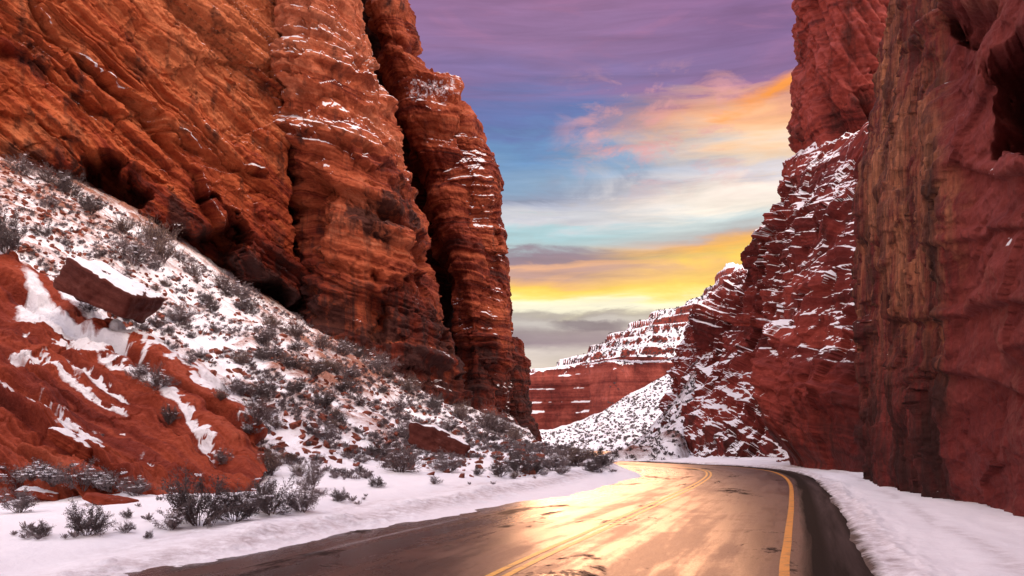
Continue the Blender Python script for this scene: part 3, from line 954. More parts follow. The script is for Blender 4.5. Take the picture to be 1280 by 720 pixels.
# ---- far snow slopes
S1 = [
    [(640, 566, 150), (645, 556, 190), (650, 545, 240)],
    [(690, 567, 140), (695, 549, 190), (700, 538, 240)],
    [(740, 569, 122), (742, 541, 180), (745, 518, 238)],
    [(790, 571, 108), (790, 531, 170), (790, 493, 236)],
    [(840, 573, 98), (838, 520, 165), (838, 467, 234)],
    [(910, 573, 95), (900, 495, 160), (895, 430, 232)],
]
S2 = [
    [(745, 580, 62), (752, 577, 70), (765, 572, 86), (775, 568, 96)],
    [(775, 580, 63), (790, 566, 73), (806, 549, 89), (812, 540, 98)],
    [(805, 580, 64), (826, 543, 76), (845, 508, 92), (850, 496, 101)],
    [(832, 581, 64), (848, 528, 77), (866, 478, 92), (872, 462, 100)],
    [(852, 581, 66), (864, 528, 80), (880, 474, 97), (886, 458, 105)],
    [(880, 582, 80), (888, 540, 97), (902, 474, 114), (906, 460, 120)],
]
SL = []
for nm, cc, sd, lb in (('snow_slope', S1, 901, 'speckled snow slope under the red band of the far mesa'),
                       ('snow_slope', S2, 921, 'steep snow chute against the left flank of the stepped cliff')):
    g = []
    for c in cc:
        w = [np.array(W(*p)) for p in c]
        w.insert(0, w[0] + np.array([0, -6, -1.0]))
        w.append(w[-1] + np.array([3, 8, 1.5]))
        g.append(w)
    ctrl = np.swapaxes(np.array(g), 0, 1)
    B = sheet(ctrl, 260, 260)
    n1 = fbm(B * 0.08, 4, sd)
    n2 = fbm(B * 0.35, 4, sd + 5)
    P = B.copy()
    P[..., 2] += 0.8 * n1 + 0.35 * n2
    sn = (0.85 if sd == 901 else 0.70) - 0.35 * n2 - 0.15 * n1
    o = grid_object(nm, P, FARSLOPE, {'snow': sn, 'dirt': 0 * sn})
    tag(o, lb, None, None, 'structure')
    SL.append(P)

# ------------------------------------------------------------------ slickrock outcrop on the hillside
OUT = [
    [(-330, 640, 16.5), (-330, 600, 18.5), (-330, 500, 22.5), (-330, 400, 27), (-330, 310, 31)],
    [(-120, 640, 18), (-120, 590, 19.5), (-120, 490, 23.5), (-120, 380, 28.5), (-120, 280, 33)],
    [(-20, 625, 19), (-20, 580, 20.5), (-20, 490, 24), (-20, 400, 28), (-20, 312, 32)],
    [(60, 618, 19.4), (60, 585, 20.8), (60, 500, 24), (62, 430, 27.6), (64, 366, 31.5)],
    [(140, 622, 19.4), (140, 598, 20.4), (142, 530, 23.4), (146, 470, 26.5), (150, 418, 29.8)],
    [(210, 624, 19.6), (212, 600, 20.6), (214, 555, 23), (218, 510, 25.6), (222, 470, 28.4)],
    [(280, 620, 20), (282, 598, 21), (284, 568, 23), (287, 542, 25), (290, 516, 27)],
    [(304, 618, 20.3), (306, 602, 21.1), (309, 584, 22.3), (312, 566, 23.6), (315, 552, 25.0)],
    [(320, 612, 20.7), (322, 606, 21.0), (326, 600, 21.4), (329, 595, 21.8), (332, 590, 22.2)],
]
g = []
for c in OUT:
    w = [np.array(W(*p)) for p in c]
    w.insert(0, w[0] + np.array([0, 0.4, -1.5]))
    w.append(w[-1] + np.array([-1, 2.5, -0.1]))
    w.append(w[-1] + np.array([-1, 2.0, -2.5]))
    g.append(w)
ctrl = np.swapaxes(np.array(g), 0, 1)
B = sheet(ctrl, 560, 760, wu=[.3, .8, 1, 1, 1, 1, 1])
N = normals(B)
N *= np.sign((N[..., 2] - N[..., 1]).mean())
px, py = proj(B)
n1 = fbm(B * 0.3, 4, 1001)
n2 = fbm(B * 1.2, 5, 1011)
# beds dip to the right and down-slope: read across the diagonal
al = (px + 0.62 * py) / 40.0
ac = (py - 0.62 * px) / 40.0
taper = ss(335, 300, px)
n3 = fbm(np.stack([al * .25, ac * 1.6, 0 * al], -1), 5, 1015)
q = ac + 0.22 * n1 + 0.30 * fbm(np.stack([al * .22, ac * .5, 0 * al], -1), 3, 1016) + 0.05 * n2
bed = q * 1.2
D = 0.20 * n1 + 0.05 * n2 + 0.02 * fbm(B * 5, 4, 1021) + 0.16 * n3 + .08 * facets(B + .3 * n2[..., None], 1.6, 1018, .7)
i = np.floor(q)
f = q - i
hh = (_hash(i, 0 * i, 0 * i, 77) & np.uint32(0xffff)).astype(np.float32) / 65535
hh2 = (_hash(i - 1, 0 * i, 0 * i, 77) & np.uint32(0xffff)).astype(np.float32) / 65535
# each slab bulges in the middle, then is undercut at its lower edge
D += (0.24 + 0.32 * hh) * (ss(0.0, 0.35, f) - ss(0.80, 0.98, f)) * (0.5 + 0.8 * ss(-0.3, .3, n1 + .4 * hh))
D += 0.13 * layered(q, 0.33, 1031) + 0.05 * layered(q, 0.12, 1032)
D = D * (.25 + .75 * taper)
P = B + N * D[..., None]
# explicit snow-filled ledges and the clean snow field above the slabs
sn = 0 * D
nf = fbm(B * 2.6, 4, 1041)


def band(pts, w0, val=1.0):
    global sn, P
    pts = np.array(pts, float)
    y = np.interp(px, pts[:, 0], pts[:, 1])
    fd = ss(pts[0, 0] - 6, pts[0, 0] + 14, px) * ss(pts[-1, 0] + 6, pts[-1, 0] - 14, px)
    k = fd * np.exp(-((py - y + 5 * nf) / (w0 * np.maximum(.15, .9 + 1.3 * n2 + .9 * nf))) ** 2)
    sn = np.maximum(sn, val * k)


band([(80, 462), (125, 482), (165, 505)], 5)
band([(118, 452), (160, 475), (200, 502), (240, 540), (275, 572)], 6)
band([(48, 518), (90, 540), (132, 558)], 8)
band([(172, 574), (202, 590)], 5)
band([(222, 524), (245, 548), (272, 576)], 5)
band([(-60, 420), (0, 445), (60, 462), (120, 500), (165, 522)], 4, .8)
band([(-30, 486), (40, 516), (90, 540)], 3, .7)
edge_y = np.interp(px, [-400, -20, 60, 110, 160, 215, 290, 330], [300, 400, 420, 452, 440, 474, 522, 556])
field = ss(7, -5, py - edge_y + 12 * n2 + 9 * nf)
rim = ss(318, 330, np.where(px < 90, 0, 1) * 1000 + 0)   # unused
sn = np.maximum(sn, field * (1.0 - 0.25 * ss(0, .5, n2)))
red_rim = np.exp(-((py - np.interp(px, [-400, 0, 40, 80, 120], [250, 322, 358, 396, 420])) / 7) ** 2) * ss(130, 100, px)
red_patch = ell(px, py, 4, 376, 26, 34, .4, .4 * n2) + ell(px, py, 128, 418, 10, 8, .4, .5 * n2)
sn = sn * (1 - np.clip(red_rim + red_patch, 0, 1))
o = grid_object('rock_outcrop', P, ROCK_O, {'bed': bed, 'snow': sn, 'tint': 0.3 * n1 + 0.25, 'dark': 0.25 * n2 - 0.2, 'brown': 0 * D})
tag(o, 'low outcrop of bright red slickrock slabs with snow caught between them', 'rock outcrop')
OUTP = P


# ------------------------------------------------------------------ ray casting on the slopes for placing things
def bvh(P, step=2):
    P = P[::step, ::step]
    nv, nu = P.shape[:2]
    idx = np.arange(nv * nu).reshape(nv, nu)
    q = np.stack([idx[:-1, :-1], idx[:-1, 1:], idx[1:, 1:], idx[1:, :-1]], -1).reshape(-1, 4)
    return BVHTree.FromPolygons([tuple(v) for v in P.reshape(-1, 3)], [tuple(f) for f in q.tolist()])


TREES = [bvh(HB), bvh(OUTP)]
FAR = [bvh(SL[0]), bvh(SL[1]), bvh(MESA)]


def hit(px, py, trees=TREES):
    d = Vector(((px - CX) / F, 1, (HY - py) / F)).normalized()
    best = None
    for t in trees:
        h = t.ray_cast(Vector((0, 0, H)), d)
        if h[0] is not None and (best is None or h[3] < best[3]):
            best = h
    return best


# ------------------------------------------------------------------ boulders
def polyhedron(half, soft=14.0, sub=5):
    """a block bounded by planes (unit normal, distance), its edges slightly rounded"""
    bm = bmesh.new()
    bmesh.ops.create_icosphere(bm, subdivisions=sub, radius=1)
    V = np.array([v.co for v in bm.verts])
    V /= np.linalg.norm(V, axis=1, keepdims=True)
    inv = np.stack([np.maximum(V @ np.array(n), 0) / h for n, h in half], 1)
    r = 1 / np.maximum((inv ** soft).sum(1) ** (1 / soft), 1e-3)
    return bm, V, V * r[:, None]


def boulder(name, label, px, py, w, h, d, seed, tilt=(0, 0, 0), snow_top=True, mat=ROCK_B, cat='boulder', sink=0.25, group=None, planes=9, loc=None, sub=5):
    from mathutils import Euler
    rr = random.Random(seed)
    half = [((1, 0, 0), 1), ((-1, 0, 0), 1), ((0, 1, 0), 1), ((0, -1, 0), 1), ((0, 0, 1), 1), ((0, 0, -1), 1)]
    half = [((np.array(n) + np.array([rr.gauss(0, .14) for _ in range(3)])), rr.uniform(.86, 1)) for n, _ in half]
    for _ in range(planes):
        n = np.array([rr.gauss(0, 1) for _ in range(3)])
        half.append((n / np.linalg.norm(n), rr.uniform(1.0, 1.22)))
    half = [(np.array(n) / np.linalg.norm(n), q) for n, q in half]
    bm, U, V = polyhedron(half, 26.0, sub)
    V = V * np.array([w / 2, d / 2, h / 2])
    m = min(w, h, d)
    V = V + U * (0.07 * m * fbm(V * (1.8 / m) + seed, 5, seed) + 0.05 * m * facets(V + .1 * m, m * .35, seed, .7) + 0.025 * m * layered(V[:, 2], h * .13, seed))[:, None]
    for v, c in zip(bm.verts, V):
        v.co = c
    me = bpy.data.meshes.new(name)
    bm.to_mesh(me)
    bm.free()
    me.polygons.foreach_set('use_smooth', np.full(len(me.polygons), True))
    rotm = Euler(tilt).to_matrix()
    nzw = np.array([(rotm @ Vector(v.normal)).z for v in me.vertices])
    sn = ss(0.50, 0.85, nzw + 0.12 * fbm(V * 2.5, 3, seed)) * (1.0 if snow_top else 0.25)
    for k, vals in (('bed', V[:, 2]), ('snow', sn), ('tint', 0 * sn), ('dark', 0 * sn), ('brown', 0 * sn)):
        me.attributes.new(k, 'FLOAT', 'POINT').data.foreach_set('value', vals.astype(np.float32))
    me.materials.append(mat)
    o = bpy.data.objects.new(name, me)
    o.rotation_euler = tilt
    o.location = loc if loc is not None else hit(px, py)[0] + Vector((0, 0, h * (0.5 - sink)))
    COL.objects.link(o)
    tag(o, label, cat, group)
    return o


def slab():
    p = hit(150, 404)[0]
    Y = p.y - 0.2
    boulder('boulder', 'large dark tilted slab boulder with a snowy top, above the red outcrop', 0, 0, 118 / F * Y, 46 / F * Y, 2.0, 12,
            (0.16, 0.44, -0.16), True, planes=5, loc=W(139, 367, Y))


slab()
boulder('boulder', 'long reddish boulder half buried among shrubs on the middle of the hillside', 545, 560, 2.6, 1.15, 2.0, 21, (0.1, 0.45, 0.2), True, ROCK_B)
boulder('boulder', 'low flat red rock poking out of the snow below the long row of shrubs', 135, 629, 1.1, .22, .7, 23, (0, .22, .2), False, ROCK_O)
boulder('boulder', 'small half buried flat rock with pinkish top beside the leftmost shrubs', 50, 618, .9, .2, .7, 25, (0, .2, 0), True, ROCK_O)
boulder('boulder', 'snow capped dark red block perched low on the outcrop', 98, 560, 1.5, .40, .9, 27, (0, .50, .1), True, ROCK_O)

# ------------------------------------------------------------------ shrubs
def tube(V, Fc, a, b, ra, rb):
    a, b = np.array(a), np.array(b)
    d = b - a
    L = np.linalg.norm(d)
    if L < 1e-6:
        return
    d /= L
    u = np.cross(d, (0, 0, 1) if abs(d[2]) < .9 else (1, 0, 0))
    u /= np.linalg.norm(u)
    v = np.cross(d, u)
    i0 = len(V)
    for c, r_ in ((a, ra), (b, rb)):
        for k in range(3):
            an = 2.094 * k
            V.append(c + r_ * (u * math.cos(an) + v * math.sin(an)))
    for k in range(3):
        k2 = (k + 1) % 3
        Fc.append((i0 + k, i0 + k2, i0 + 3 + k2, i0 + 3 + k))


def shrub_meshes(seed, n_stem=14, levels=3, leaf=900, spread=1.0, frost=70, leafsize=.032, upright=0.6):
    """unit shrub: about 1 m high, 1.2 m wide"""
    rr = random.Random(seed)
    V, Fc = [], []
    tips = []

    def grow(p, d, L, r_, lv):
        k = 3
        q = np.array(p)
        dd = np.array(d)
        for s in range(k):
            dd = dd + np.array([rr.gauss(0, .16), rr.gauss(0, .16), rr.gauss(0.03, .12)])
            dd /= np.linalg.norm(dd)
            q2 = q + dd * L / k
            if q2[2] < 0.02:
                q2[2] = 0.02 + rr.random() * .03
            tube(V, Fc, q, q2, r_ * (1 - s / k * .5), r_ * (1 - (s + 1) / k * .5))
            if lv > 0:
                for _ in range(2 if lv > 1 else 2):
                    e = dd + np.array([rr.gauss(0, .55), rr.gauss(0, .55), rr.gauss(.15, .35)])
                    e /= np.linalg.norm(e)
                    grow(q2, e, L * rr.uniform(.42, .62), r_ * .55, lv - 1)
            tips.append((q2, lv))
            q = q2

    for k in range(n_stem):
        a = rr.uniform(0, 6.283)
        tl_ = rr.uniform(.1, 1.25) * spread
        d = np.array([math.cos(a) * math.sin(tl_), math.sin(a) * math.sin(tl_), math.cos(tl_) * (0.5 + upright)])
        d /= np.linalg.norm(d)
        grow((math.cos(a) * .06, math.sin(a) * .06, -.03), d, rr.uniform(.42, .72), .014, levels - 1)
    LV, LF = [], []
    outer = [t for t in tips if t[1] < levels - 1]
    for _ in range(leaf):
        c = rr.choice(outer)[0] + np.array([rr.gauss(0, .03) for _ in range(3)])
        c[2] = max(c[2], .015)
        u = np.array([rr.gauss(0, 1) for _ in range(3)]); u /= np.linalg.norm(u)
        v = np.cross(u, [rr.gauss(0, 1) for _ in range(3)]); v /= np.linalg.norm(v)
        s = leafsize * rr.uniform(.5, 1.2)
        i0 = len(LV)
        LV += [c - u * s, c + v * s * .45, c + u * s, c - v * s * .45]
        LF.append((i0, i0 + 1, i0 + 2, i0 + 3))
    SV, SF = [], []
    high = sorted(outer, key=lambda t: -t[0][2])[:max(1, int(len(outer) * .6))]
    seats = [t_[0] for t_ in rr.sample(high, min(len(high), max(6, frost // 12)))]
    for _ in range(int(frost * 1.7)):
        c = rr.choice(seats) + np.array([rr.gauss(0, .035), rr.gauss(0, .035), rr.uniform(-.01, .025)])
        s = rr.uniform(.010, .034)
        i0 = len(SV)
        SV += [c + np.array(t) * s * rr.uniform(.7, 1.2) for t in ((1, 0, 0), (0, 1, 0), (-1, 0, 0), (0, -1, 0), (0, 0, .6), (0, 0, -.4))]
        for a_, b_, c_ in ((0, 1, 4), (1, 2, 4), (2, 3, 4), (3, 0, 4), (1, 0, 5), (2, 1, 5), (3, 2, 5), (0, 3, 5)):
            SF.append((i0 + a_, i0 + b_, i0 + c_))

    def mk(nm, V_, F_, mat):
        me = bpy.data.meshes.new(nm)
        me.from_pydata([tuple(v) for v in V_], [], F_)
        me.materials.append(mat)
        me.update()
        return me
    return mk('branches', V, Fc, TWIG), (LV, LF), mk('snow_clumps', SV, SF, FROST) if frost else None


def leafmesh(LV, LF, mat):
    me = bpy.data.meshes.new('foliage')
    me.from_pydata([tuple(v) for v in LV], [], LF)
    me.materials.append(mat)
    me.update()
    return me


KINDS = {}
for nm, args, mat in (('leafy', dict(seed=1, leaf=6500, leafsize=.023, frost=200), LEAF), ('leafy2', dict(seed=2, leaf=6000, leafsize=.023, frost=240, n_stem=11), LEAF),
                      ('bare', dict(seed=3, leaf=900, frost=30, n_stem=30, spread=.9), LEAF_T), ('bare2', dict(seed=4, leaf=900, frost=50, n_stem=28), LEAF),
                      ('dark', dict(seed=5, leaf=11000, frost=130, leafsize=.021), LEAF_D), ('dark2', dict(seed=6, leaf=9000, frost=170, n_stem=13, leafsize=.021), LEAF_D),
                      ('frosty', dict(seed=8, leaf=3400, frost=800), LEAF)):
    b_, lf, s_ = shrub_meshes(**args)
    KINDS[nm] = (b_, leafmesh(lf[0], lf[1], mat), s_)

N_SHRUB = [0]


def shrub_at(p, kind, w, h, label, group, parts=True):
    e = bpy.data.objects.new('shrub', None)
    e.empty_display_size = .2
    e.location = (p.x, p.y, p.z - 0.03 * h)
    e.rotation_euler = (0, 0, R.uniform(0, 6.28))
    e.scale = (w / 1.35, w / 1.35, h / 0.95)
    COL.objects.link(e)
    tag(e, label, 'shrub', group)
    b_, l_, s_ = KINDS[kind]
    for nm, me in (('branches', b_), ('foliage', l_), ('snow_clumps', s_)):
        if me is None:
            continue
        o = bpy.data.objects.new(nm, me)
        o.parent = e
        COL.objects.link(o)
    N_SHRUB[0] += 1
    return e


def shrub_px(px, py, wpx, hpx, kind, label, group='shrubs on the snowy hillside'):
    p = hit(px, py)
    if p is None:
        return None
    Y = p[0].y
    return shrub_at(p[0], kind, wpx / F * Y, hpx / F * Y, label, group)


NOTABLE = [
    (24, 641, 58, 34, 'leafy2', 'wide grey shrub in flat snow at the bottom left picture edge'),
    (28, 606, 60, 34, 'frosty', 'frosted shrub at the left end of the long row under the red outcrop'),
    (66, 606, 62, 38, 'frosty', 'frosted shrub second from the left in the row under the red outcrop'),
    (104, 612, 64, 40, 'leafy', 'grey shrub in the middle of the row under the red outcrop'),
    (140, 614, 60, 36, 'frosty', 'frosted shrub second from the right in the row under the red outcrop'),
    (170, 620, 44, 26, 'leafy2', 'low shrub at the right end of the row under the red outcrop'),
    (52, 671, 46, 20, 'dark2', 'low dark flat shrub nearest the road at bottom left'),
    (108, 669, 56, 46, 'dark', 'dark shrub with a tall middle, right of the low flat one near the road'),
    (160, 648, 20, 13, 'dark2', 'tiny tuft in open snow, uppermost of the tufts left of the large round shrub'),
    (158, 666, 24, 16, 'leafy2', 'tiny frosted tuft in open snow, between the other two small tufts'),
    (186, 673, 13, 11, 'dark', 'smallest round tuft in the snow beside the road berm'),
    (214, 662, 44, 34, 'frosty', 'snow covered shrub leaning on the left of the large round shrub'),
    (248, 656, 92, 74, 'dark', 'largest dark round shrub on the roadside snow below the outcrop tip'),
    (292, 652, 66, 48, 'dark2', 'broad shrub touching the right side of the largest round shrub'),
    (338, 643, 80, 52, 'dark', 'big dark spreading shrub near the road, right of the largest one'),
    (378, 640, 52, 42, 'leafy', 'grey shrub at the right end of the roadside group of large shrubs'),
    (390, 612, 44, 38, 'leafy2', 'grey bush just above the right end of the roadside shrub group'),
    (338, 594, 46, 46, 'bare', 'leafless rounded shrub standing off the tip of the red outcrop'),
    (320, 530, 46, 44, 'bare2', 'leafless purple grey ball shrub above the outcrop tip'),
    (212, 530, 24, 30, 'dark', 'dark upright bush growing in a crack on the red slabs'),
    (196, 486, 46, 36, 'leafy', 'grey bush in the snow field above the red slabs'),
    (172, 472, 34, 26, 'frosty', 'small frosted bush uphill of the grey one above the red slabs'),
    (278, 580, 28, 22, 'leafy2', 'small grey bush in the notch between the two lowest red slabs'),
    (8, 316, 58, 66, 'dark', 'tall dark shrub cut by the left picture edge above the outcrop'),
    (165, 330, 62, 44, 'leafy', 'grey shrub directly behind the tilted slab boulder'),
    (192, 310, 60, 48, 'bare', 'large bare grey shrub uphill of the tilted slab boulder'),
    (225, 405, 52, 34, 'leafy', 'grey shrub on the slope just right of the tilted slab boulder'),
    (455, 440, 38, 28, 'bare', 'round bare shrub tucked against the base of the buttress'),
    (545, 512, 30, 24, 'dark', 'dark rounded bush in clean snow below the banded pillars'),
    (577, 526, 38, 32, 'bare', 'bare grey bush right of the dark rounded one below the pillars'),
    (505, 548, 38, 28, 'leafy', 'grey bush left of the half buried reddish boulder'),
    (500, 590, 66, 44, 'bare2', 'wide pale bare shrub on the lower slope near the road'),
    (560, 590, 52, 32, 'leafy', 'grey shrub low on the slope below the reddish boulder'),
    (648, 592, 52, 38, 'dark', 'dark bush standing on the bank where the road narrows'),
    (625, 596, 34, 26, 'dark2', 'smaller dark bush just left of the one where the road narrows'),
    (692, 588, 46, 30, 'leafy', 'brown grey bush in the low bank before the bend'),
    (722, 582, 46, 32, 'bare', 'bare bush on the bank near the inside of the bend'),
    (752, 584, 44, 28, 'dark2', 'last dark bush on the bank at the inside of the bend'),
    (408, 552, 40, 28, 'leafy2', 'grey bush midway up the slope left of the wide pale shrub'),
    (300, 372, 42, 28, 'leafy', 'grey bush close under the dark hollow at the wall foot'),
]
for n_ in NOTABLE:
    k_ = .88 if n_[1] > 600 else .82
    shrub_px(n_[0], n_[1], n_[2] * k_, n_[3] * k_, n_[4], n_[5])
# chain of bushes along the foot of the wall
foot_px = [(30, 208), (60, 222), (95, 240), (125, 258), (155, 282), (205, 318), (240, 338), (275, 360), (310, 388), (340, 400), (375, 418), (405, 432), (435, 440), (480, 462), (510, 480), (600, 528), (625, 536), (650, 545)]
for (x, y) in foot_px:
    for k in range(1):
        s_ = R.uniform(.7, 1.2)
        shrub_px(x + R.uniform(-12, 12), y + R.uniform(2, 12), 34 * s_, 26 * s_, R.choice(['bare', 'leafy', 'dark', 'bare2']),
                 'grey brown bush in the line of bushes along the foot of the left cliff', 'bushes along the foot of the left cliff')
# scattered bushes over the slope
spots = []
tries = 0
while len(spots) < 105 and tries < 6000:
    tries += 1
    x = R.uniform(0, 790)
    lo = np.interp(x, [0, 130, 270, 430, 560, 655, 790], [215, 262, 350, 430, 505, 545, 572])
    hi = np.interp(x, [0, 250, 320, 400, 560, 660, 790], [330, 470, 560, 630, 612, 598, 586])
    y = R.uniform(lo, hi)
    if x < 60 and y > 300:
        continue
    dens = 0.35
    if 330 < x < 480 and 400 < y < 530:
        dens = 1.0
    if 590 < x and y > 560:
        dens = 0.8
    if 150 < x < 300 and y < 420:
        dens = 0.8
    if R.random() > dens:
        continue
    if any(abs(x - a) + abs(y - b) * 1.5 < 11 for a, b in spots):
        continue
    spots.append((x, y))
ZL = {
    0: 'low grey scrub bush scattered on the slope above the red outcrop',
    1: 'low dark scrub bush in the brushy middle of the slope under the buttress',
    2: 'small bush on the lower snowy slope close to the road',
    3: 'small dark bush among those crowding the bank before the bend',
}
for (x, y) in spots:
    z = 0 if x < 330 and y < 470 else 3 if x > 590 else 1 if y < 530 else 2
    s_ = R.uniform(.6, 1.5) * (1.25 if z == 1 else 1.0)
    shrub_px(x, y, 18 * s_, 12 * s_, R.choice(['leafy', 'leafy2', 'bare', 'dark', 'dark2', 'dark', 'frosty' if z in (2,) else 'dark2']), ZL[z], ['scrub above the outcrop', 'scrub in the middle of the slope', 'scrub near the road', 'scrub on the bank before the bend'][z])


# ------------------------------------------------------------------ uncountable tufts and stones
def tuft_geo(rr, n=7, wk=1.0):
    V, Fc = [], []
    for k in range(n):
        a = rr.uniform(0, 6.28)
        l = rr.uniform(.4, 1.0)
        d = np.array([math.cos(a) * l * .7, math.sin(a) * l * .7, rr.uniform(.3, .9)])
        s = np.array([-math.sin(a), math.cos(a), 0]) * rr.uniform(.12, .25) * wk
        c = d * rr.uniform(.2, .5)
        i0 = len(V)
        V += [c - s, c + s, d + s * .5 + (0, 0, -.1), d - s * .5]
        Fc.append((i0, i0 + 1, i0 + 2, i0 + 3))
    return np.array(V), Fc


rr = random.Random(5)
TUFTS = [tuft_geo(rr, rr.randint(8, 14)) for _ in range(8)]
FINE = [tuft_geo(rr, rr.randint(26, 40), .28) for _ in range(8)]


def scatter(name, label, pts, geos, mat, srng, mats=None):
    AV, AF = [], []
    off = 0
    for p in pts:
        V, Fc = rr.choice(geos)
        s = rr.uniform(*srng) * p[1]
        a = rr.uniform(0, 6.28)
        ca, sa = math.cos(a), math.sin(a)
        rot = np.array([[ca, -sa, 0], [sa, ca, 0], [0, 0, 1]])
        AV.append((V * s) @ rot.T + np.array(p[0]))
        AF += [tuple(i + off for i in f) for f in Fc]
        off += len(V)
    o = mesh_object(name, np.concatenate(AV), AF, mat)
    return tag(o, label, None, None, 'stuff')


hp = []
while len(hp) < 4200:
    x = rr.uniform(-40, 800)
    lo = np.interp(x, [0, 130, 270, 430, 560, 655, 790], [205, 252, 342, 425, 500, 540, 572])
    hi = np.interp(x, [0, 250, 320, 400, 560, 660, 790], [690, 672, 655, 640, 618, 603, 590])
    y = rr.uniform(lo, hi)
    h_ = TREES[0].ray_cast(Vector((0, 0, H)), Vector(((x - CX) / F, 1, (HY - y) / F)).normalized())
    o_ = TREES[1].ray_cast(Vector((0, 0, H)), Vector(((x - CX) / F, 1, (HY - y) / F)).normalized())
    if h_[0] is None or (o_[0] is not None and o_[3] < h_[3]):
        continue
    p = h_[0]
    cl = float(gnoise(np.array([[p.x * .35, p.y * .35, 0]]), 91)[0])
    lowz = p.z < .9
    if cl < (0.25 if lowz else -0.12) or (p.z < .5 and rr.random() > .08):
        continue
    hp.append(((p.x, p.y, p.z), 0.35 + 0.010 * p.y))
scatter('scrub', 'fine dry scrub and grass tufts over the hillside', hp, FINE, LEAF, (.14, .38))
GEO_ST = []
for k in range(6):
    bm = bmesh.new()
    for _ in range(10):
        v = Vector([rr.gauss(0, 1) for _ in range(3)]).normalized() * rr.uniform(.6, 1)
        bm.verts.new((v.x, v.y, v.z * .7))
    bmesh.ops.convex_hull(bm, input=bm.verts)
    bmesh.ops.delete(bm, geom=[v for v in bm.verts if not v.link_faces], context='VERTS')
    bm.verts.index_update()
    GEO_ST.append((np.array([v.co for v in bm.verts]), [tuple(v.index for v in f.verts) for f in bm.faces]))
    bm.free()
sp = []
while len(sp) < 1700:
    x = rr.uniform(-40, 680)
    lo = np.interp(x, [0, 130, 270, 430, 560, 655, 790], [205, 252, 342, 425, 500, 540, 572])
    y = lo + (rr.random() ** 1.3) * (np.interp(x, [0, 330, 680], [130, 200, 45]))
    h_ = hit(x, y, TREES[:1])
    if h_ is None:
        continue
    p = h_[0]
    sp.append(((p.x, p.y, p.z), 1.0))
scatter('rubble', 'loose red stones scattered over the scree slope', sp, GEO_ST, STONE, (.08, .34))
fp = []
while len(fp) < 2600:
    x = rr.uniform(660, 935)
    y = rr.uniform(340, 582)
    h_ = hit(x, y, FAR)
    if h_ is None or (y > 456 and h_[0].y > 239) or abs(h_[1].z) < .25 or (y > 456 and rr.random() > (h_[0].y - 40) / 130) or (h_[0].y > 238 and rr.random() > .8):
        continue
    p = h_[0]
    fp.append(((p.x, p.y, p.z - .1), (0.42 + 0.0026 * p.y)))
scatter('far_scrub', 'dark low scrub dotting the far snow slopes and mesa steps', fp, TUFTS, LEAF_D, (.4, .9))

# ------------------------------------------------------------------ sky
SUN_AZ_DEG, SUN_EL_DEG = 9.5, 11.0        # azimuth clockwise from +Y: low in the gap ahead
wd = bpy.data.worlds.new('World')
scene.world = wd
wd.use_nodes = True
t = NT(wd.node_tree)
bg = t.n['Background']
gen = t.new('ShaderNodeTexCoord').outputs['Generated']
sep = t.new('ShaderNodeSeparateXYZ')
t.put(sep.inputs[0], gen)
X, Y_, Z = sep.outputs
hr = t.math('SQRT', t.math('ADD', t.math('MULTIPLY', X, X), t.math('MULTIPLY', Y_, Y_)))
te = t.math('DIVIDE', Z, t.math('MAXIMUM', hr, 0.02))            # tangent of elevation
az = t.math('ARCTAN2', X, Y_)
cvec = t.new('ShaderNodeCombineXYZ')
t.put(cvec.inputs[0], az)
t.put(cvec.inputs[1], te)
cv = cvec.outputs[0]
n_st = t.noise(t.mapv(cv, (1.6, 16, 1), (0, 0, 0.10)), 1.7, 6, 0.55, 0.6)       # long streaks
n_md = t.noise(t.mapv(cv, (4, 14, 1), (0, 0, 0.35)), 1.5, 7, 0.6, 0.8)
n_pf = t.noise(t.mapv(cv, (9, 16, 1), (0, 0, 0.25)), 1.6, 7, 0.62, 0.4)
warp = t.math('ADD', t.math('MULTIPLY', t.math('SUBTRACT', n_st, 0.5), 0.055), t.math('MULTIPLY', t.math('SUBTRACT', n_md, 0.5), 0.07))
warp = t.math('MULTIPLY', warp, t.rng(te, 0.12, 0.38, 0.35, 1.35))
e = t.math('ADD', te, warp)


def stops(lst):
    out = []
    for py, c in lst:
        out.append((min(max((550 - py) / 1000 / 1.2, 0), 1), lin(c)))
    return sorted(out, key=lambda s: s[0])


